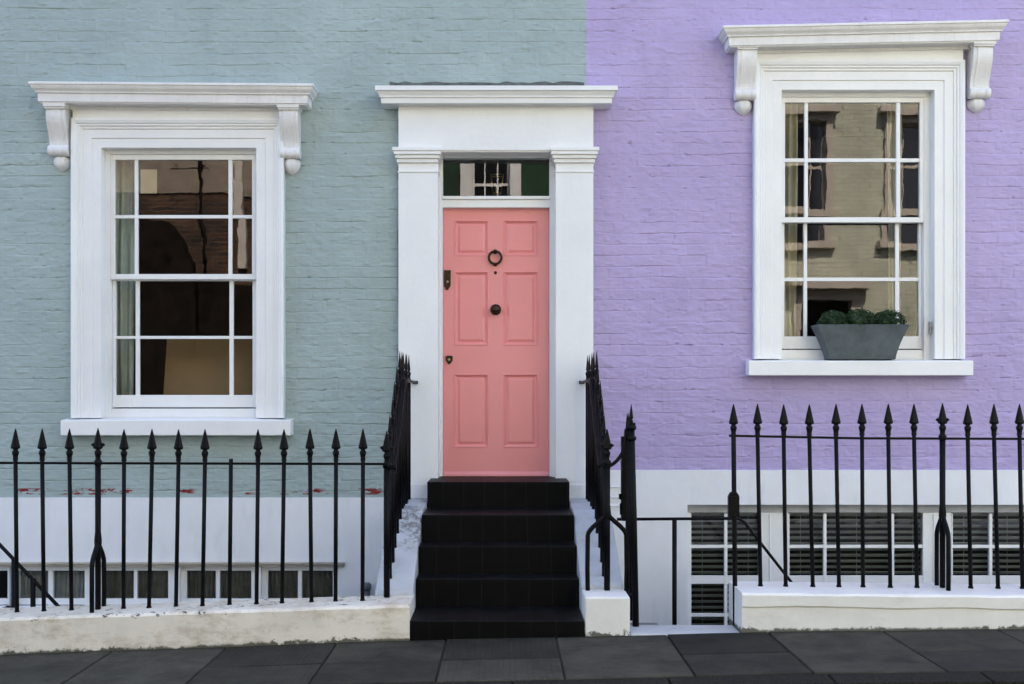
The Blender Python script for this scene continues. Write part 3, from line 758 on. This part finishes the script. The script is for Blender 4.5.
mb = MB(); mb.lathe([(0, .0), (.012, 0), (.011, .006), (0, .007)][::-1], (lx, YD-.014, lz-.002), 12, 'y')
mb.build('lock_cylinder', BRIGHT, door)
mb = MB(); mb.lathe([(0, .0), (.012, 0), (.011, .006), (0, .007)][::-1], (PX(447.5, YD), YD-.016, PZ(282, YD)), 12, 'y'); mb.build('lock_cylinder', BRIGHT, door)

# ================================================================== STEPS, FLANKS, PLINTHS
st = empty('front_steps', label='black tiled front steps leading up to the coral pink door', cat='steps')
SX0, SX1 = -.612, .507
fr = [-.53, -1.12, -1.41, -1.66, -2.184]; zs = [.955, .755, .564, .372, .185]
back = .058
for i, (f_, z_) in enumerate(zip(fr, zs)):
    z0 = -.2
    b_ = back if i == 0 else fr[i-1]-.001
    poly = [(b_, z0), (b_, z_-.0006*i), (f_+.006, z_-.0006*i), (f_+.001, z_-.004), (f_, z_-.009), (f_, z0)]
    MB().prism_x(poly, SX0+.002*i*0, SX1).build('step', BLACKTILE, st, bevel=.006)
settle(st, (-.05, -2.1, .06))

def flank(x0, x1, ped_z, label, m, xped=None):
    o = empty('stair_wall', label=label, cat='wall', group='low walls flanking the front steps')
    def rough(n): return random.Random(n)
    r = random.Random(int(x0*100)); poly = [(-.05, -.2), (-.05, .792)]
    top = [(-.3, .79), (-.6, .787), (-.95, .775), (-1.1, .70), (-1.3, .60), (-1.5, .505), (-1.7, .41), (-1.84, ped_z+.035), (-1.86, ped_z+.004)]
    poly += [(y, z+r.uniform(-.004, .004)) for y, z in top]
    poly += [(-1.862, -.2)]
    MB().prism_x(poly, x0, x1).build('coping', m, o, bevel=.012)
    return o
fl_l = flank(-.872, -.616, .29, 'low stair wall with peeling grey patched white paint left of the black steps', FLANK_WORN)
fl_r = flank(.511, .795, .335, 'low stair wall with smooth white paint right of the black steps', FLANK)
MB().box(.513, .803, FRONT, -1.863, -.1, .335).build('pedestal', PLINTH_CLEAN, fl_r, bevel=.012)
settle(fl_l, (-.74, -.05, 0)); settle(fl_r, (.65, -.05, 0))

def plinth(x0, x1, tops, label, y0=FRONT, y1=-1.81, course=None, m=None):
    xs = np.linspace(x0, x1, int((x1-x0)/.09)+2); r = random.Random(int(x0*10))
    mb = MB(); n = len(xs); rows = []
    fz = lambda x: float(np.interp(x, [t[0] for t in tops], [t[1] for t in tops]))
    for x in xs:
        g0 = gz(x)-.12; t_ = fz(x)+r.uniform(-.002, .002); e = r.uniform(-.003, .003)
        sec = [(y0+e, g0), (y0+e+.001, t_-.10), (y0+e, t_-.018), (y0+.010+e, t_-.004), (y0+.022, t_), (y1-.012, t_+.004), (y1, t_-.008), (y1, -1.2)]
        if course is not None:
            sec = [(y0+e+.012, g0), (y0+e+.012, t_-course-.012+.004*math.sin(x*7)), (y0+e+.020, t_-course-.006+.004*math.sin(x*7)), (y0+e, t_-course+.004*math.sin(x*7)), (y0+e, t_-.016), (y0+.012+e, t_-.002), (y1-.012, t_+.004), (y1, -1.2)]
        rows.append([(x, y, z) for y, z in sec])
    k = len(rows[0])
    mb.add([v for rw in rows for v in rw], [(i*k+j, i*k+j+1, (i+1)*k+j+1, (i+1)*k+j) for i in range(n-1) for j in range(k-1)], 0, False)
    mb.add(rows[0], [tuple(range(k))]); mb.add(rows[-1], [tuple(range(k))[::-1]])
    return tag(mb.build('plinth_wall', m or PLINTH), label, 'wall', 'low plinth walls under the railings')
plinth(-9.5, -.612, [(-9.5, .03), (-3.24, .200), (-.61, .288)], 'stained white plinth wall with green algae under the left railings')
plinth(1.522, 9.5, [(1.5, .362), (3.33, .345), (9.5, .33)], 'white plinth wall with a cracked horizontal joint under the right railings', y1=-1.73, course=.085, m=PLINTH_CLEAN)
mb = MB(); mb.box(.806, 1.519, FRONT-.004, -1.90, -.1, .102)
tag(mb.build('gate_threshold', FLANK, bevel=.01), 'flat white painted stone sill across the open gateway', 'doorstep')
# wall closing the area behind the gateway threshold
# area steps below the gateway
ar = empty('area_steps', label='concrete steps down to the basement behind the gateway', cat='steps')
for i in range(6):
    MB().box(.85+.28*i, .85+.28*(i+1)-.001, -1.78, -1.05, -1.25, -.05-.2*i).build('step', CONC, ar, bevel=.005)
settle(ar, (1.2, -1.4, -1.25))

# ================================================================== IRONWORK
SPEAR = [(0, .212), (.003, .209), (.011, .180), (.020, .140), (.029, .100), (.032, .090), (.030, .080), (.016, .074), (.014, .069), (.021, .061), (.023, .048), (.018, .034), (.016, .02), (.018, .0)]
def spear_mb(x, y, zrail, n=8, s=1.0, fx=1.0, fy=.6):
    mb = MB().lathe([(r*s, h*s) for r, h in SPEAR[::-1]], (0, 0, 0), n, smooth=False)
    mb.v = [(x+(a*fx if c > .07*s else a*max(fx, .8)), y+(b*fy if c > .07*s else b*max(fy, .8)), c+zrail+.012) for a, b, c in mb.v]
    return mb
FIN = [(0, .232), (.004, .229), (.012, .20), (.022, .16), (.024, .145), (.018, .13), (.016, .12), (.022, .10), (.020, .07), (.026, .05), (.026, .03), (.02, .01), (.022, 0)]
def bar(parent, x, y, z0, zrail, r=.0138, name='railing_bar', head=True, lean=0, m=IRON, foot=True, hs=1.0, side=False):
    mb = MB().tube([(x, y, z0), (x+lean*.5, y, (z0+zrail)/2), (x+lean, y, zrail+.014)], r, 10)
    if foot: mb.lathe([(r+.004, -.004), (r+.003, .006), (r, .010)], (x, y, z0), 8)
    b = mb.build(name, m, parent)
    if head:
        sp = spear_mb(x+lean, y, zrail, s=hs, fx=.42 if side else 1.0, fy=1.0 if side else .6).build('spearhead', IRON, b)
    return b
def post(parent, x, y, z0, zrail, r=.019, stay=None, leg=.12, split=.44, knobs=True, tip=.0, knob_ax='x'):
    mb = MB().tube([(x, y, z0), (x, y, zrail+.014)], r, 12)
    mb.lathe([(r, 0), (r+.007, .01), (r+.007, .03), (r, .04)], (x, y, zrail-.02), 12)
    if stay: mb.lathe([(r, 0), (r+.005, .02), (r+.005, .05), (r+.002, .08), (r, .10)], (x, y, z0+split-.05), 12)
    p = mb.build('railing_post', IRON, parent)
    mb = spear_mb(x, y, zrail, s=1.03)
    if knobs:
        a = (.046, 0, 0) if knob_ax == 'x' else (0, .046, 0); c_ = (x, y, zrail+.118)
        pts = [Vector(c_)+Vector(a)*t for t in (-1, -.75, -.5, -.2, .2, .5, .75, 1)]
        mb.tube(pts, .01, 8, rs=[.003, .012, .013, .006, .006, .013, .012, .003])
    mb.build('finial', IRON, p)
    if stay:
        for s_ in (-1, 1):
            dx, dy = (leg*s_, 0) if stay == 'x' else (0, leg*s_)
            zz = z0 + .0
            pts = []
            for t in np.linspace(0, 1, 9):
                e = sm(np.array(t)); pts.append((x+dx*float(e)**.9, y+dy*float(e)**.9, z0+split-.16*t))
            pts.append((x+dx*1.02, y+dy*1.02, z0+.14)); pts.append((x+dx, y+dy, z0-.004))
            MB().tube(pts, .0155, 10).build('stay_leg', IRON, p)
    return p
def flat_rail(parent, pts, w=.022, t=.016, name='top_rail'):
    mb = MB()
    for a, b in zip(pts, pts[1:]):
        a, b = Vector(a), Vector(b); d = (b-a).normalized(); s_ = d.cross(Vector((0,0,1))).normalized()*w/2; u_ = s_.cross(d).normalized()*t/2
        vs_ = [p+i*s_+j*u_ for p in (a, b) for i, j in ((-1,-1),(1,-1),(1,1),(-1,1))]
        mb.add(vs_, [(0,1,2,3),(7,6,5,4),(0,4,5,1),(1,5,6,2),(2,6,7,3),(3,7,4,0)])
    return mb.build(name, IRON, parent, bevel=.003)

# --- left front railing
YR = -1.985
lt = lambda x: float(np.interp(x, [-9.5, -3.24, -.61], [.03, .200, .288]))
rl = empty('iron_railing', label='black spear topped railing along the stained plinth of the teal house', cat='railing', group='iron railings')
zr = PZ(462.7, YR)
rnd = random.Random(4)
lpx = [-148, -121, -93.5, -66, -39, -12] + [15.5, 42.2, 69.5, 97.5, 124, 152, 178.5, 205, 231, 258, 284, 310, 336, 363]
lbase = [-146, -120, -92, -65, -37, -10] + [17, 43.9, 71.5, 98, 123.5, 149, 176, 202.5, 229.5, 256.5, 282, 311.5, 335.5, 362.5]
for p, pb in zip(lpx, lbase):
    x = PX(pb, YR); z0 = lt(x)+.002
    if p == 97.5: post(rl, x, YR, z0, zr, stay='y', leg=.11, split=.46)
    elif p == 231: bar(rl, x, YR, z0, zr+.012, head=False, lean=PX(231, YR)-x)
    else: bar(rl, x, YR, z0, zr+rnd.uniform(-.003, .003), lean=PX(p, YR)-x)
flat_rail(rl, [(PX(-160, YR), YR, PZ(462.5, YR)), (PX(388, YR), YR, PZ(464, YR))])
settle(rl, (-2.2, YR, .23))
# --- right front railing
YR2 = -1.925
rt = lambda x: float(np.interp(x, [1.5, 3.33, 9.5], [.366, .349, .334]))
rr = empty('iron_railing', label='black spear topped railing on the cracked plinth below the lilac wall', cat='railing', group='iron railings')
zr2 = PZ(437.5, YR2)
rtop = [757.5, 783.7, 809.3, 836, 862, 888.3, 914, 941, 967.7, 994, 1019.5, 1047, 1073.5, 1100, 1126.5, 1153, 1180]
rbase = [760.5, 785.7, 812.8, 839, 863, 890.3, 917, 942.5, 970.7, 998, 1022.5, 1048, 1076, 1101, 1128, 1155, 1181]
for p, pb in zip(rtop, rbase):
    x = PX(pb, YR2); z0 = rt(x)+.002
    if p == 941: post(rr, x, YR2, z0, zr2, stay='y', leg=.10, split=.50)
    else: bar(rr, x, YR2, z0, zr2+rnd.uniform(-.003, .003), lean=PX(p, YR2)-x)
flat_rail(rr, [(PX(729, YR2), YR2, PZ(435.7, YR2)), (PX(860, YR2), YR2, PZ(438.3, YR2)), (PX(1190, YR2), YR2, PZ(439.5, YR2))])
# gate closing post with thick lock keep
xg = PX(733.5, YR2)
mb = MB().tube([(xg+.012, YR2, .10), (xg+.006, YR2, .8), (xg, YR2, zr2+.014)], .0165, 10)
mb.box(xg-.036, xg+.036, YR2-.022, YR2+.022, PZ(516, YR2), PZ(496, YR2)); mb.prism_y([(xg-.036, PZ(496, YR2)), (xg+.036, PZ(496, YR2)), (xg+.02, PZ(492, YR2)), (xg-.02, PZ(492, YR2))], YR2-.02, YR2+.02)
gp = mb.build('gate_post', IRON, rr, bevel=.003); spear_mb(xg, YR2, zr2).build('spearhead', IRON, gp)
settle(rr, (2.6, YR2, .36))

# --- flank railings (run from the pilasters down to the street)
def flank_rail(X, label, yend, zend, zbase, side, tipz):
    o = empty('stair_railing', label=label, cat='railing', group='railings either side of the front steps')
    ys = [-.20, -.37, -.54, -.71, -.88, -1.05] + [-1.22, -1.39, -1.56, -1.73]
    ztop = lambda y: 1.765 if y > -1.05 else 1.765 + (zend-1.765)*((-1.05-y)/(-1.05-yend))
    zbot = lambda y: float(np.interp(-y, [0, .95, 1.1, 1.3, 1.5, 1.7, 1.84, 2.0], [.79, .772, .70, .60, .505, .41, zbase+.035, zbase]))
    for i, y in enumerate(ys):
        bar(o, X+rnd.uniform(-.008, .008), y, zbot(y)-.004, ztop(y)-.012, r=.0155, hs=.95, side=True)
    post(o, X, yend, zbase, zend, stay=side, leg=.128, split=.52, r=.021, knob_ax='x') if side else post(o, X, yend, zbase, zend, r=.021)
    flat_rail(o, [(X, -.10, 1.765), (X, -1.05, 1.765), (X, yend, zend)])
    xi = X + (.052 if X < 0 else -.052)
    mb = MB().tube([(xi, -.098, 1.745), (xi, -.5, 1.745), (xi, -1.0, 1.742), (xi, -1.12, 1.715), (xi, yend+.05, zend+.03), (xi, yend-.02, zend-.015), (xi+(.0 if X < 0 else .0), yend-.03, zend-.02)], .011, 8)
    sg = -1 if X < 0 else 1
    mb.box(xi-.022+.006*sg, xi+.022+.006*sg, -.125, -.104, 1.732, 1.758)
    mb.build('handrail', IRON, o, bevel=.002)
    return o
fa = flank_rail(-.785, 'black spear topped railing down the left side of the black steps', -1.93, 1.165, .292, None, 1.4)
mb = MB().box(-.79, -.72, -1.945, -1.915, 1.14, 1.17); mb.build('rail_bracket', IRON, fa, bevel=.004)
settle(fa, (-.775, -1.9, .29))
fb = flank_rail(.678, 'black spear topped railing with splayed legs down the right side of the black steps', -1.925, 1.18, .338, 'x', 1.4)
# scroll linking the handrail to the gate post
pts = [(.645, -1.93, 1.175)]
for t in np.linspace(0, 1, 12):
    pts.append((.665+.135*math.sin(t*math.pi/2)**1.2, -1.935, 1.155+.19*(1-math.cos(t*math.pi/2))))
pts += [(.803, -1.935, 1.40), (.83, -1.935, 1.435), (.865, -1.935, 1.44)]
MB().tube(pts, .012, 10).build('scroll', IRON, fb)
settle(fb, (.69, -1.9, .33))
# --- gate standing open (swung inwards, seen edge on)
gt = empty('iron_gate', label='black iron gate standing open edge on beside the splayed legs of the stair railing', cat='gate')
gx = .848
mb = MB().tube([(gx+.018, -1.95, .10), (gx+.004, -1.95, .8), (gx-.012, -1.95, 1.42)], .022, 12)
for z_ in (1.33, 1.40): mb.lathe([(.022, 0), (.032, .008), (.032, .025), (.022, .033)], (gx-.01, -1.95, z_), 12)
gpp = mb.build('hinge_post', IRON, gt); spear_mb(gx-.012, -1.95, 1.405, s=.75, fx=.6).build('spearhead', IRON, gpp)
gate_x = lambda y: .842+(y+1.95)*.051
for k in range(4):
    y = -1.84+.16*k
    bar(gt, gate_x(y), y, .12, 1.31, r=.012, name='gate_bar', foot=False, hs=.9, side=True)
flat_rail(gt, [(.842, -1.95, 1.33), (.873, -1.34, 1.33)], name='gate_rail')
flat_rail(gt, [(.842, -1.95, .30), (.873, -1.34, .30)], name='gate_rail')
MB().box(gx-.016, gx+.028, -1.40, -1.30, .74, 1.34).box(gx-.034, gx-.017, -1.37, -1.33, .89, .93).box(gx-.026, gx-.017, -1.38, -1.32, .78, .86).build('lock_box', IRON, gt, bevel=.004)
settle(gt, (gx, -1.9, .10))

# --- handrails of the area steps
YA = -1.28
ah = empty('area_handrail', label='thin black handrail behind the open gateway running down to the basement', cat='handrail', group='basement stair handrails')
za = PZ(519, YA)
MB().tube([(PX(617, YA), YA, za-.002), (PX(738, YA), YA, za+.004), (PX(744, YA), YA, za-.02), (PX(792, YA), YA, PZ(583, YA)), (PX(830, YA), YA, PZ(633, YA))], .011, 8).build('handrail', IRON, ah)
MB().tube([(PX(674.5, YA), YA, -.6), (PX(674.5, YA), YA, za-.004)], .017, 8).build('baluster', IRON, ah)
settle(ah, (PX(700, YA), YA, -.6))
ah = empty('area_handrail', label='sloping black handrail behind the left railings below the teal wall', cat='handrail', group='basement stair handrails')
Y2 = -1.5
MB().tube([(PX(-60, Y2), Y2, PZ(482, Y2)), (PX(58, Y2), Y2, PZ(606, Y2)), (PX(75, Y2), Y2, PZ(624, Y2))], .014, 8).build('handrail', IRON, ah)
for p, q in ((14, 557), (33, 578)): MB().tube([(PX(p, Y2), Y2, -.7), (PX(p, Y2), Y2, PZ(q, Y2))], .019, 8).build('baluster', IRON, ah)
settle(ah, (PX(20, Y2), Y2, -.7))
# soil pipe stub by the steps
mb = MB(); mb.tube([(PX(366, -.08), -.08, -1.2), (PX(366, -.08), -.08, PZ(583, -.08))], .035, 14); mb.lathe([(.035, 0), (.044, .005), (.044, .05), (.035, .055)], (PX(366, -.08), -.08, PZ(583, -.08)-.06), 14)
tag(mb.build('waste_pipe', mat('grey_pipe', (.10, .11, .12), .5)), 'short grey pipe rising in the basement area left of the steps', 'pipe')

# ================================================================== THINGS AT THE WINDOWS
# planter
pz = PZ(359.8, -.09); top_z = PZ(325, -.10)
def trough():
    mb = MB(); H = top_z-pz
    cx0 = PX(861.5, -.1); wt, wb = (908-815)*9.38/F/2, (896-829.5)*9.4/F/2
    dt, db = .105, .075; cy = -.045
    lev = 9; rings = []; inner = []
    for i in range(lev):
        s_ = i/(lev-1); e = s_**1.35
        wx = wb+(wt-wb)*e; dy = db+(dt-db)*e; z = pz+.002+H*s_
        rings.append([(cx0-wx, cy-dy, z), (cx0+wx, cy-dy, z), (cx0+wx, cy+dy*.9, z), (cx0-wx, cy+dy*.9, z)])
    for z_, d_ in ((top_z+.002, .012), (top_z-.03, .014)):
        wx, dy = wt-d_, dt-d_
        rings.append([(cx0-wx, cy-dy, z_), (cx0+wx, cy-dy, z_), (cx0+wx, cy+dy*.9, z_), (cx0-wx, cy+dy*.9, z_)])
    vs_ = [v for r_ in rings for v in r_]
    mb.add(vs_, [(4*i+k, 4*i+(k+1) % 4, 4*i+4+(k+1) % 4, 4*i+4+k) for i in range(len(rings)-1) for k in range(4)]+[(3,2,1,0)])
    pl = mb.build('planter', ZINC, None, bevel=.003)
    tag(pl, 'flared zinc grey trough planter on the white sill of the right window', 'planter')
    r_ = rings[-1]
    MB().add(r_, [(0,1,2,3)]).build('soil', SOIL, pl)
    return cx0, cy
pcx, pcy = trough()
def shrub(x, y, z, r, seed, label):
    rr = random.Random(seed); mb = MB()
    for i in range(2600):
        th = rr.uniform(0, 2*math.pi); cz_ = rr.uniform(-.3, 1); sr = math.sqrt(1-cz_*cz_)
        lump = 1+.13*math.sin(th*3+seed)*sr+.10*math.sin(th*7+cz_*9+seed)
        q = r*rr.uniform(.8, 1.02)*lump
        c = Vector((x+sr*math.cos(th)*q*1.08, y+sr*math.sin(th)*q*.95, z+cz_*q*.92))
        n = Vector((sr*math.cos(th), sr*math.sin(th), cz_)); d = (n+Vector((rr.gauss(0,.7), rr.gauss(0,.7), rr.gauss(0,.7)+.3))).normalized()
        s_ = d.cross(Vector((rr.gauss(0,1), rr.gauss(0,1), rr.gauss(0,1)))).normalized()
        l, w_ = rr.uniform(.009, .016), rr.uniform(.004, .006)
        mb.add([c-s_*w_*.3, c+d*l*.5-s_*w_, c+d*l, c+d*l*.5+s_*w_], [(0,1,2,3)])
    mb.lathe([(0, -.5*r), (r*.5, -.45*r), (r*.68, 0), (r*.5, .5*r), (0, .7*r)], (x, y, z), 10)
    o = mb.build('box_shrub', LEAF); tag(o, label, 'shrub', 'clipped box shrubs in the trough planter')
shrub(PX(833, -.05), pcy, top_z+.018, .100, 1, 'leftmost clipped box ball in the zinc trough on the right sill')
shrub(PX(859, -.05), pcy, top_z+.022, .115, 2, 'middle and largest clipped box ball in the zinc trough')
shrub(PX(888.5, -.05), pcy, top_z+.020, .108, 3, 'rightmost clipped box ball in the zinc trough on the right sill')

def curtain(px0, px1, py0, py1, Y, m, label, folds=6, amp=.02, name='curtain', cat='curtain', group=None):
    x0, x1, z0, z1 = PX(px0, Y), PX(px1, Y), PZ(py1, Y), PZ(py0, Y); n = folds*10; mb = MB(); nz = 6; rr = random.Random(int(px0))
    ph = [rr.uniform(.7, 1.3) for _ in range(folds+2)]
    g = []
    for j in range(nz+1):
        for i in range(n+1):
            s_ = i/n; t = j/nz
            g.append((x0+(x1-x0)*s_+.01*math.sin(t*4+s_*5), Y+amp*ph[int(s_*folds)]*math.sin(s_*folds*2*math.pi+.5*math.sin(t*3)), z0+(z1-z0)*t))
    mb.add(g, [(j*(n+1)+i, j*(n+1)+i+1, (j+1)*(n+1)+i+1, (j+1)*(n+1)+i) for j in range(nz) for i in range(n)], 0, True)
    o = mb.build(name, m); s_ = o.modifiers.new('thick', 'SOLIDIFY'); s_.thickness = .003
    return tag(o, label, cat, group)
curtain(100, 134, 148, 420, .27, CURT_GREY, 'sage grey curtain gathered inside the left edge of the teal house window', 4, group='curtains behind sash windows')
curtain(779, 797, 90, 356, .27, CURT_CREAM, 'narrow cream curtain at the left edge of the lilac house window', 3, group='curtains behind sash windows')
curtain(888, 901, 90, 356, .28, CURT_CREAM, 'cream curtain at the right edge of the lilac house window behind the planter', 3, group='curtains behind sash windows')
for k, ((a, b), (c, d)) in enumerate(pairs[1:]):
    lab = ['grey net curtain in the leftmost basement window below the teal wall', 'grey net curtain in the basement window behind the legged railing post',
           'grey net curtain in the basement window below the rusty headless railing bar', 'grey net curtain in the basement window nearest the black steps'][k]
    curtain(a-3, d+3, 567, 640, .14, NET, lab, 16, .008, 'net_curtain', 'net curtain', 'net curtains in the basement windows')
# boards and note inside the left window
mb = MB(); y = .30
mb.add([(PX(163, y), y, PZ(402, y)), (PX(262, y), y, PZ(402, y)), (PX(262, y+.12), y+.12, PZ(339, y+.12)), (PX(167, y+.12), y+.12, PZ(339, y+.12))], [(0,1,2,3)])
o = mb.build('board', CARD); s_ = o.modifiers.new('thick', 'SOLIDIFY'); s_.thickness = .012
tag(o, 'large brown board leaning inside the teal house window at the bottom', 'board')
mb = MB(); y = .150
mb.box(PX(140.5, y), PX(157, y), y, y+.0015, PZ(193.5, y), PZ(169.5, y)); tag(mb.build('paper_notice', PAPER), 'small cream paper notice stuck inside the top of the teal house window', 'notice')
# venetian blinds
for k, (a, b, bars) in enumerate(wins):
    y = .155; A, B = PX(a-1, y), PX(b+1, y); mb = MB(); z = PZ(514.5, y)
    rr = random.Random(k)
    while z > -.9:
        t = rr.uniform(-.001, .001)
        mb.add([(A,y-.018,z+.012+t),(B,y-.018,z+.012),(B,y+.018,z-.012),(A,y+.018,z-.012-t),(A,y-.018,z+.008+t),(B,y-.018,z+.008),(B,y+.018,z-.016),(A,y+.018,z-.016)],
               [(0,1,2,3),(7,6,5,4),(0,4,5,1),(1,5,6,2),(2,6,7,3),(3,7,4,0)])
        z -= .049
    for q in np.linspace(A+.1, B-.1, 3 if b-a > 100 else 2): mb.tube([(q, y-.02, -.9), (q, y-.02, PZ(514, y))], .0016, 5)
    tag(mb.build('venetian_blind', SLAT), ['narrow venetian blind in the basement window beside the open gateway', 'wide venetian blind in the middle basement window under the lilac wall',
        'venetian blind in the basement window at the right edge of the lilac house'][k], 'blind', 'venetian blinds in the basement windows')
# lantern in the hall behind the fanlight
y = .55; lx, ltz, lbz = PX(497, y), PZ(175.5, y), PZ(193.5, y)
la = empty('hall_lantern', (0, 0, 0), 'small brass framed lantern seen through the glass above the coral door', 'lantern')
mb = MB()
wt, wb = .055, .035
tc_ = [(lx-wt, y-wt), (lx+wt, y-wt), (lx+wt, y+wt), (lx-wt, y+wt)]; bc_ = [(lx-wb, y-wb), (lx+wb, y-wb), (lx+wb, y+wb), (lx-wb, y+wb)]
for i in range(4):
    j = (i+1) % 4
    mb.tube([(*tc_[i], ltz), (*tc_[j], ltz)], .005, 6); mb.tube([(*bc_[i], lbz), (*bc_[j], lbz)], .005, 6); mb.tube([(*tc_[i], ltz), (*bc_[i], lbz)], .005, 6)
mb.build('lantern_frame', mat('polished_brass', (.75, .5, .15), .3, .8), la)
MB().tube([(lx, y, ltz), (lx, y, 3.9)], .005, 6).build('chain', IRON, la)
MB().lathe([(0, 0), (.012, .002), (.016, .03), (.01, .06), (0, .065)], (lx, y, lbz+.01), 10).build('candle_bulb', mat('milk_glass', (.8, .8, .75), .3), la)
settle(la, (lx, y, lbz))

# ================================================================== THE OPPOSITE SIDE OF THE STREET (seen in the glass)
YO = -13.5
GREENP = brick_mat('green_painted_brick', (.009, .055, .02), (.007, .044, .016), (.004, .028, .010))
CREAMB = brick_mat('cream_painted_brick', (.50, .51, .39), (.46, .47, .35), (.33, .33, .25))
BROWNB = brick_mat('brown_stock_brick', (.085, .038, .016), (.016, .009, .006), (.13, .075, .04))  # brick colour darkened to give a wall standing in shadow
SUNBAND = mat('sunlit_band_tone', (.26, .21, .16), .8, var=.15, scale=5)  # pale tone puts sunlight on the upper storey into the colour
DARKP = mat('dark_far_paint', (.016, .011, .008), .85, spec=.08, var=.4, scale=4)
RX = lambda px: (px-CX)*23.2/F
RZ = lambda py: EYE+(HY-py)*23.2/F
SKYB = mat('white_trim', (.75, .74, .70), .5)
def far_house(x0, x1, h, m, label, windows, doors, surround=.14, hood=False, extra=None, trim=None):
    SKYB = trim or globals()['SKYB']
    o = empty('opposite_house', label=label, cat='house', group='houses across the street')
    hs = [(a, b, c, d) for a, b, c, d in windows]+[(a, b, .1, d) for a, b, d in doors]
    mb = MB(); 
    pierced(mb, x0, x1, -.3, h, hs, YO, -.18)
    mb.add([(x0,YO,-.3),(x0,YO-8,-.3),(x0,YO-8,h),(x0,YO,h)], [(0,1,2,3)]); mb.add([(x1,YO,-.3),(x1,YO-8,-.3),(x1,YO-8,h),(x1,YO,h)], [(0,1,2,3)])
    mb.add([(x0,YO-8,-.3),(x1,YO-8,-.3),(x1,YO-8,h),(x0,YO-8,h)], [(0,1,2,3)])
    mb.build('wall', m, o)
    mb = MB(); mb.prism_x([(YO+.25, h), (YO+.25, h+.25), (YO-4, h+1.6), (YO-8.2, h+.25), (YO-8.2, h)], x0, x1); mb.build('roof', SLATE, o)
    for a, b, c, d in windows:
        mb = MB(); s_ = surround
        mb.box(a-s_, a, YO-.002, YO+.07, c, d+s_); mb.box(b, b+s_, YO-.002, YO+.07, c, d+s_); mb.box(a, b, YO-.002, YO+.07, d, d+s_)
        mb.box(a-s_-.08, b+s_+.08, YO-.1, YO+(.16 if s_ > .06 else .05), c-(.14 if s_ > .06 else .05), c)
        if hood: mb.box(a-s_-.12, b+s_+.12, YO, YO+.24, d+s_, d+s_+.13)
        t = .05; yy = YO-.12
        mb.box(a, a+t, yy-.04, yy, c, d); mb.box(b-t, b, yy-.04, yy, c, d); mb.box(a+t, b-t, yy-.04, yy, d-t, d); mb.box(a+t, b-t, yy-.04, yy, c, c+t)
        mb.box(a+t, b-t, yy-.045, yy+.005, (c+d)/2-.03, (c+d)/2+.03)
        mx_ = [a+(b-a)*.25, a+(b-a)*.75] if b-a > .85 else [a+(b-a)*.34, a+(b-a)*.68]
        for q in mx_: mb.box(q-.014, q+.014, yy-.036, yy-.002, c+t, d-t)
        wn = mb.build('window', SKYB, o)
        MB().add([(a,yy-.03,c),(b,yy-.03,c),(b,yy-.03,d),(a,yy-.03,d)], [(0,1,2,3)]).build('window_pane', mat('dark_far_glass', (.012, .013, .014), .08, spec=.7) if 'dark_far_glass' not in bpy.data.materials else bpy.data.materials['dark_far_glass'], wn)
    for a, b, d in doors:
        mb = MB(); mb.box(a-.15, a, YO-.01, YO+.12, 0, d+.2); mb.box(b, b+.15, YO-.01, YO+.12, 0, d+.2); mb.box(a, b, YO-.01, YO+.12, d, d+.2)
        mb.box(a-.3, b+.3, YO-.01, YO+.4, d+.2, d+.35)
        fr_ = mb.build('door_surround', SKYB, o)
        MB().box(a, b, YO-.15, YO-.1, 0, d).build('door', DARKP, o)
    if extra: extra(o)
    return o
trimw = mat('cream_trim', (.55, .50, .42), .6)
def brick_extra(o):
    MB().box(-12, -4.95, YO, YO+.03, RZ(195), 12.4).build('sunlit_band', SUNBAND, o)
    MB().prism_y([(-12.4, 0), (RX(200), 0), (RX(200), RZ(268)), (RX(190), RZ(246)), (RX(176), RZ(226)), (-12.4, RZ(196))], YO+.001, YO+.35).build('dark_wedge', DARKP, o)  # dark wedge added to make the black slanting area mirrored in the window
    MB().box(RX(237), RX(245), YO+.031, YO+.16, RZ(268), 8).build('pilaster', trimw, o)
    MB().box(RX(196)+.01, -4.98, YO+.001, YO+.12, 0, RZ(283)).build('dark_block', DARKP, o)  # dark block added so the lower panes mirror black
    MB().tube([(RX(210), YO+.1, RZ(282)), (RX(209), YO+.1, RZ(236)), (RX(203), YO+.1, RZ(214)), (RX(203), YO+.1, 12.3)], .03, 8).build('drainpipe', DARKP, o)
far_house(-12.5, -4.9, 12.6, BROWNB, 'brown brick house across the street with a pale band for its sunlit upper storey', [(-6.62, -6.12, 6.32, 7.7), (-11.3, -10.3, 6.2, 7.8)], [], extra=brick_extra, surround=.05, trim=SUNBAND)
far_house(-4.88, 2.9, 13.2, GREENP, 'dark green painted house across the street with white framed windows', [(-.68, .10, 4.9, 7.62), (-3.8, -3.0, 4.7, 7.0), (-4.6+.2, -3.2, 1.3, 3.1), (-.9, .2, 1.2, 3.2)], [(1.2, 2.1, 2.5)], surround=.23)
far_house(2.92, 13, 12.4, CREAMB, 'cream painted brick house across the street with hooded windows', [(5.2, 6.45, RZ(210), RZ(122)), (7.75, 9.0, RZ(210), RZ(122)), (3.4, 4.4, RZ(210), RZ(122)), (10, 11.2, RZ(210), RZ(122)), (8.6, 9.9, 1.3, 3.2)], [(6.0, 7.0, 4.3)], surround=.13, hood=True, trim=mat('buff_stone_trim', (.50, .44, .36), .7))
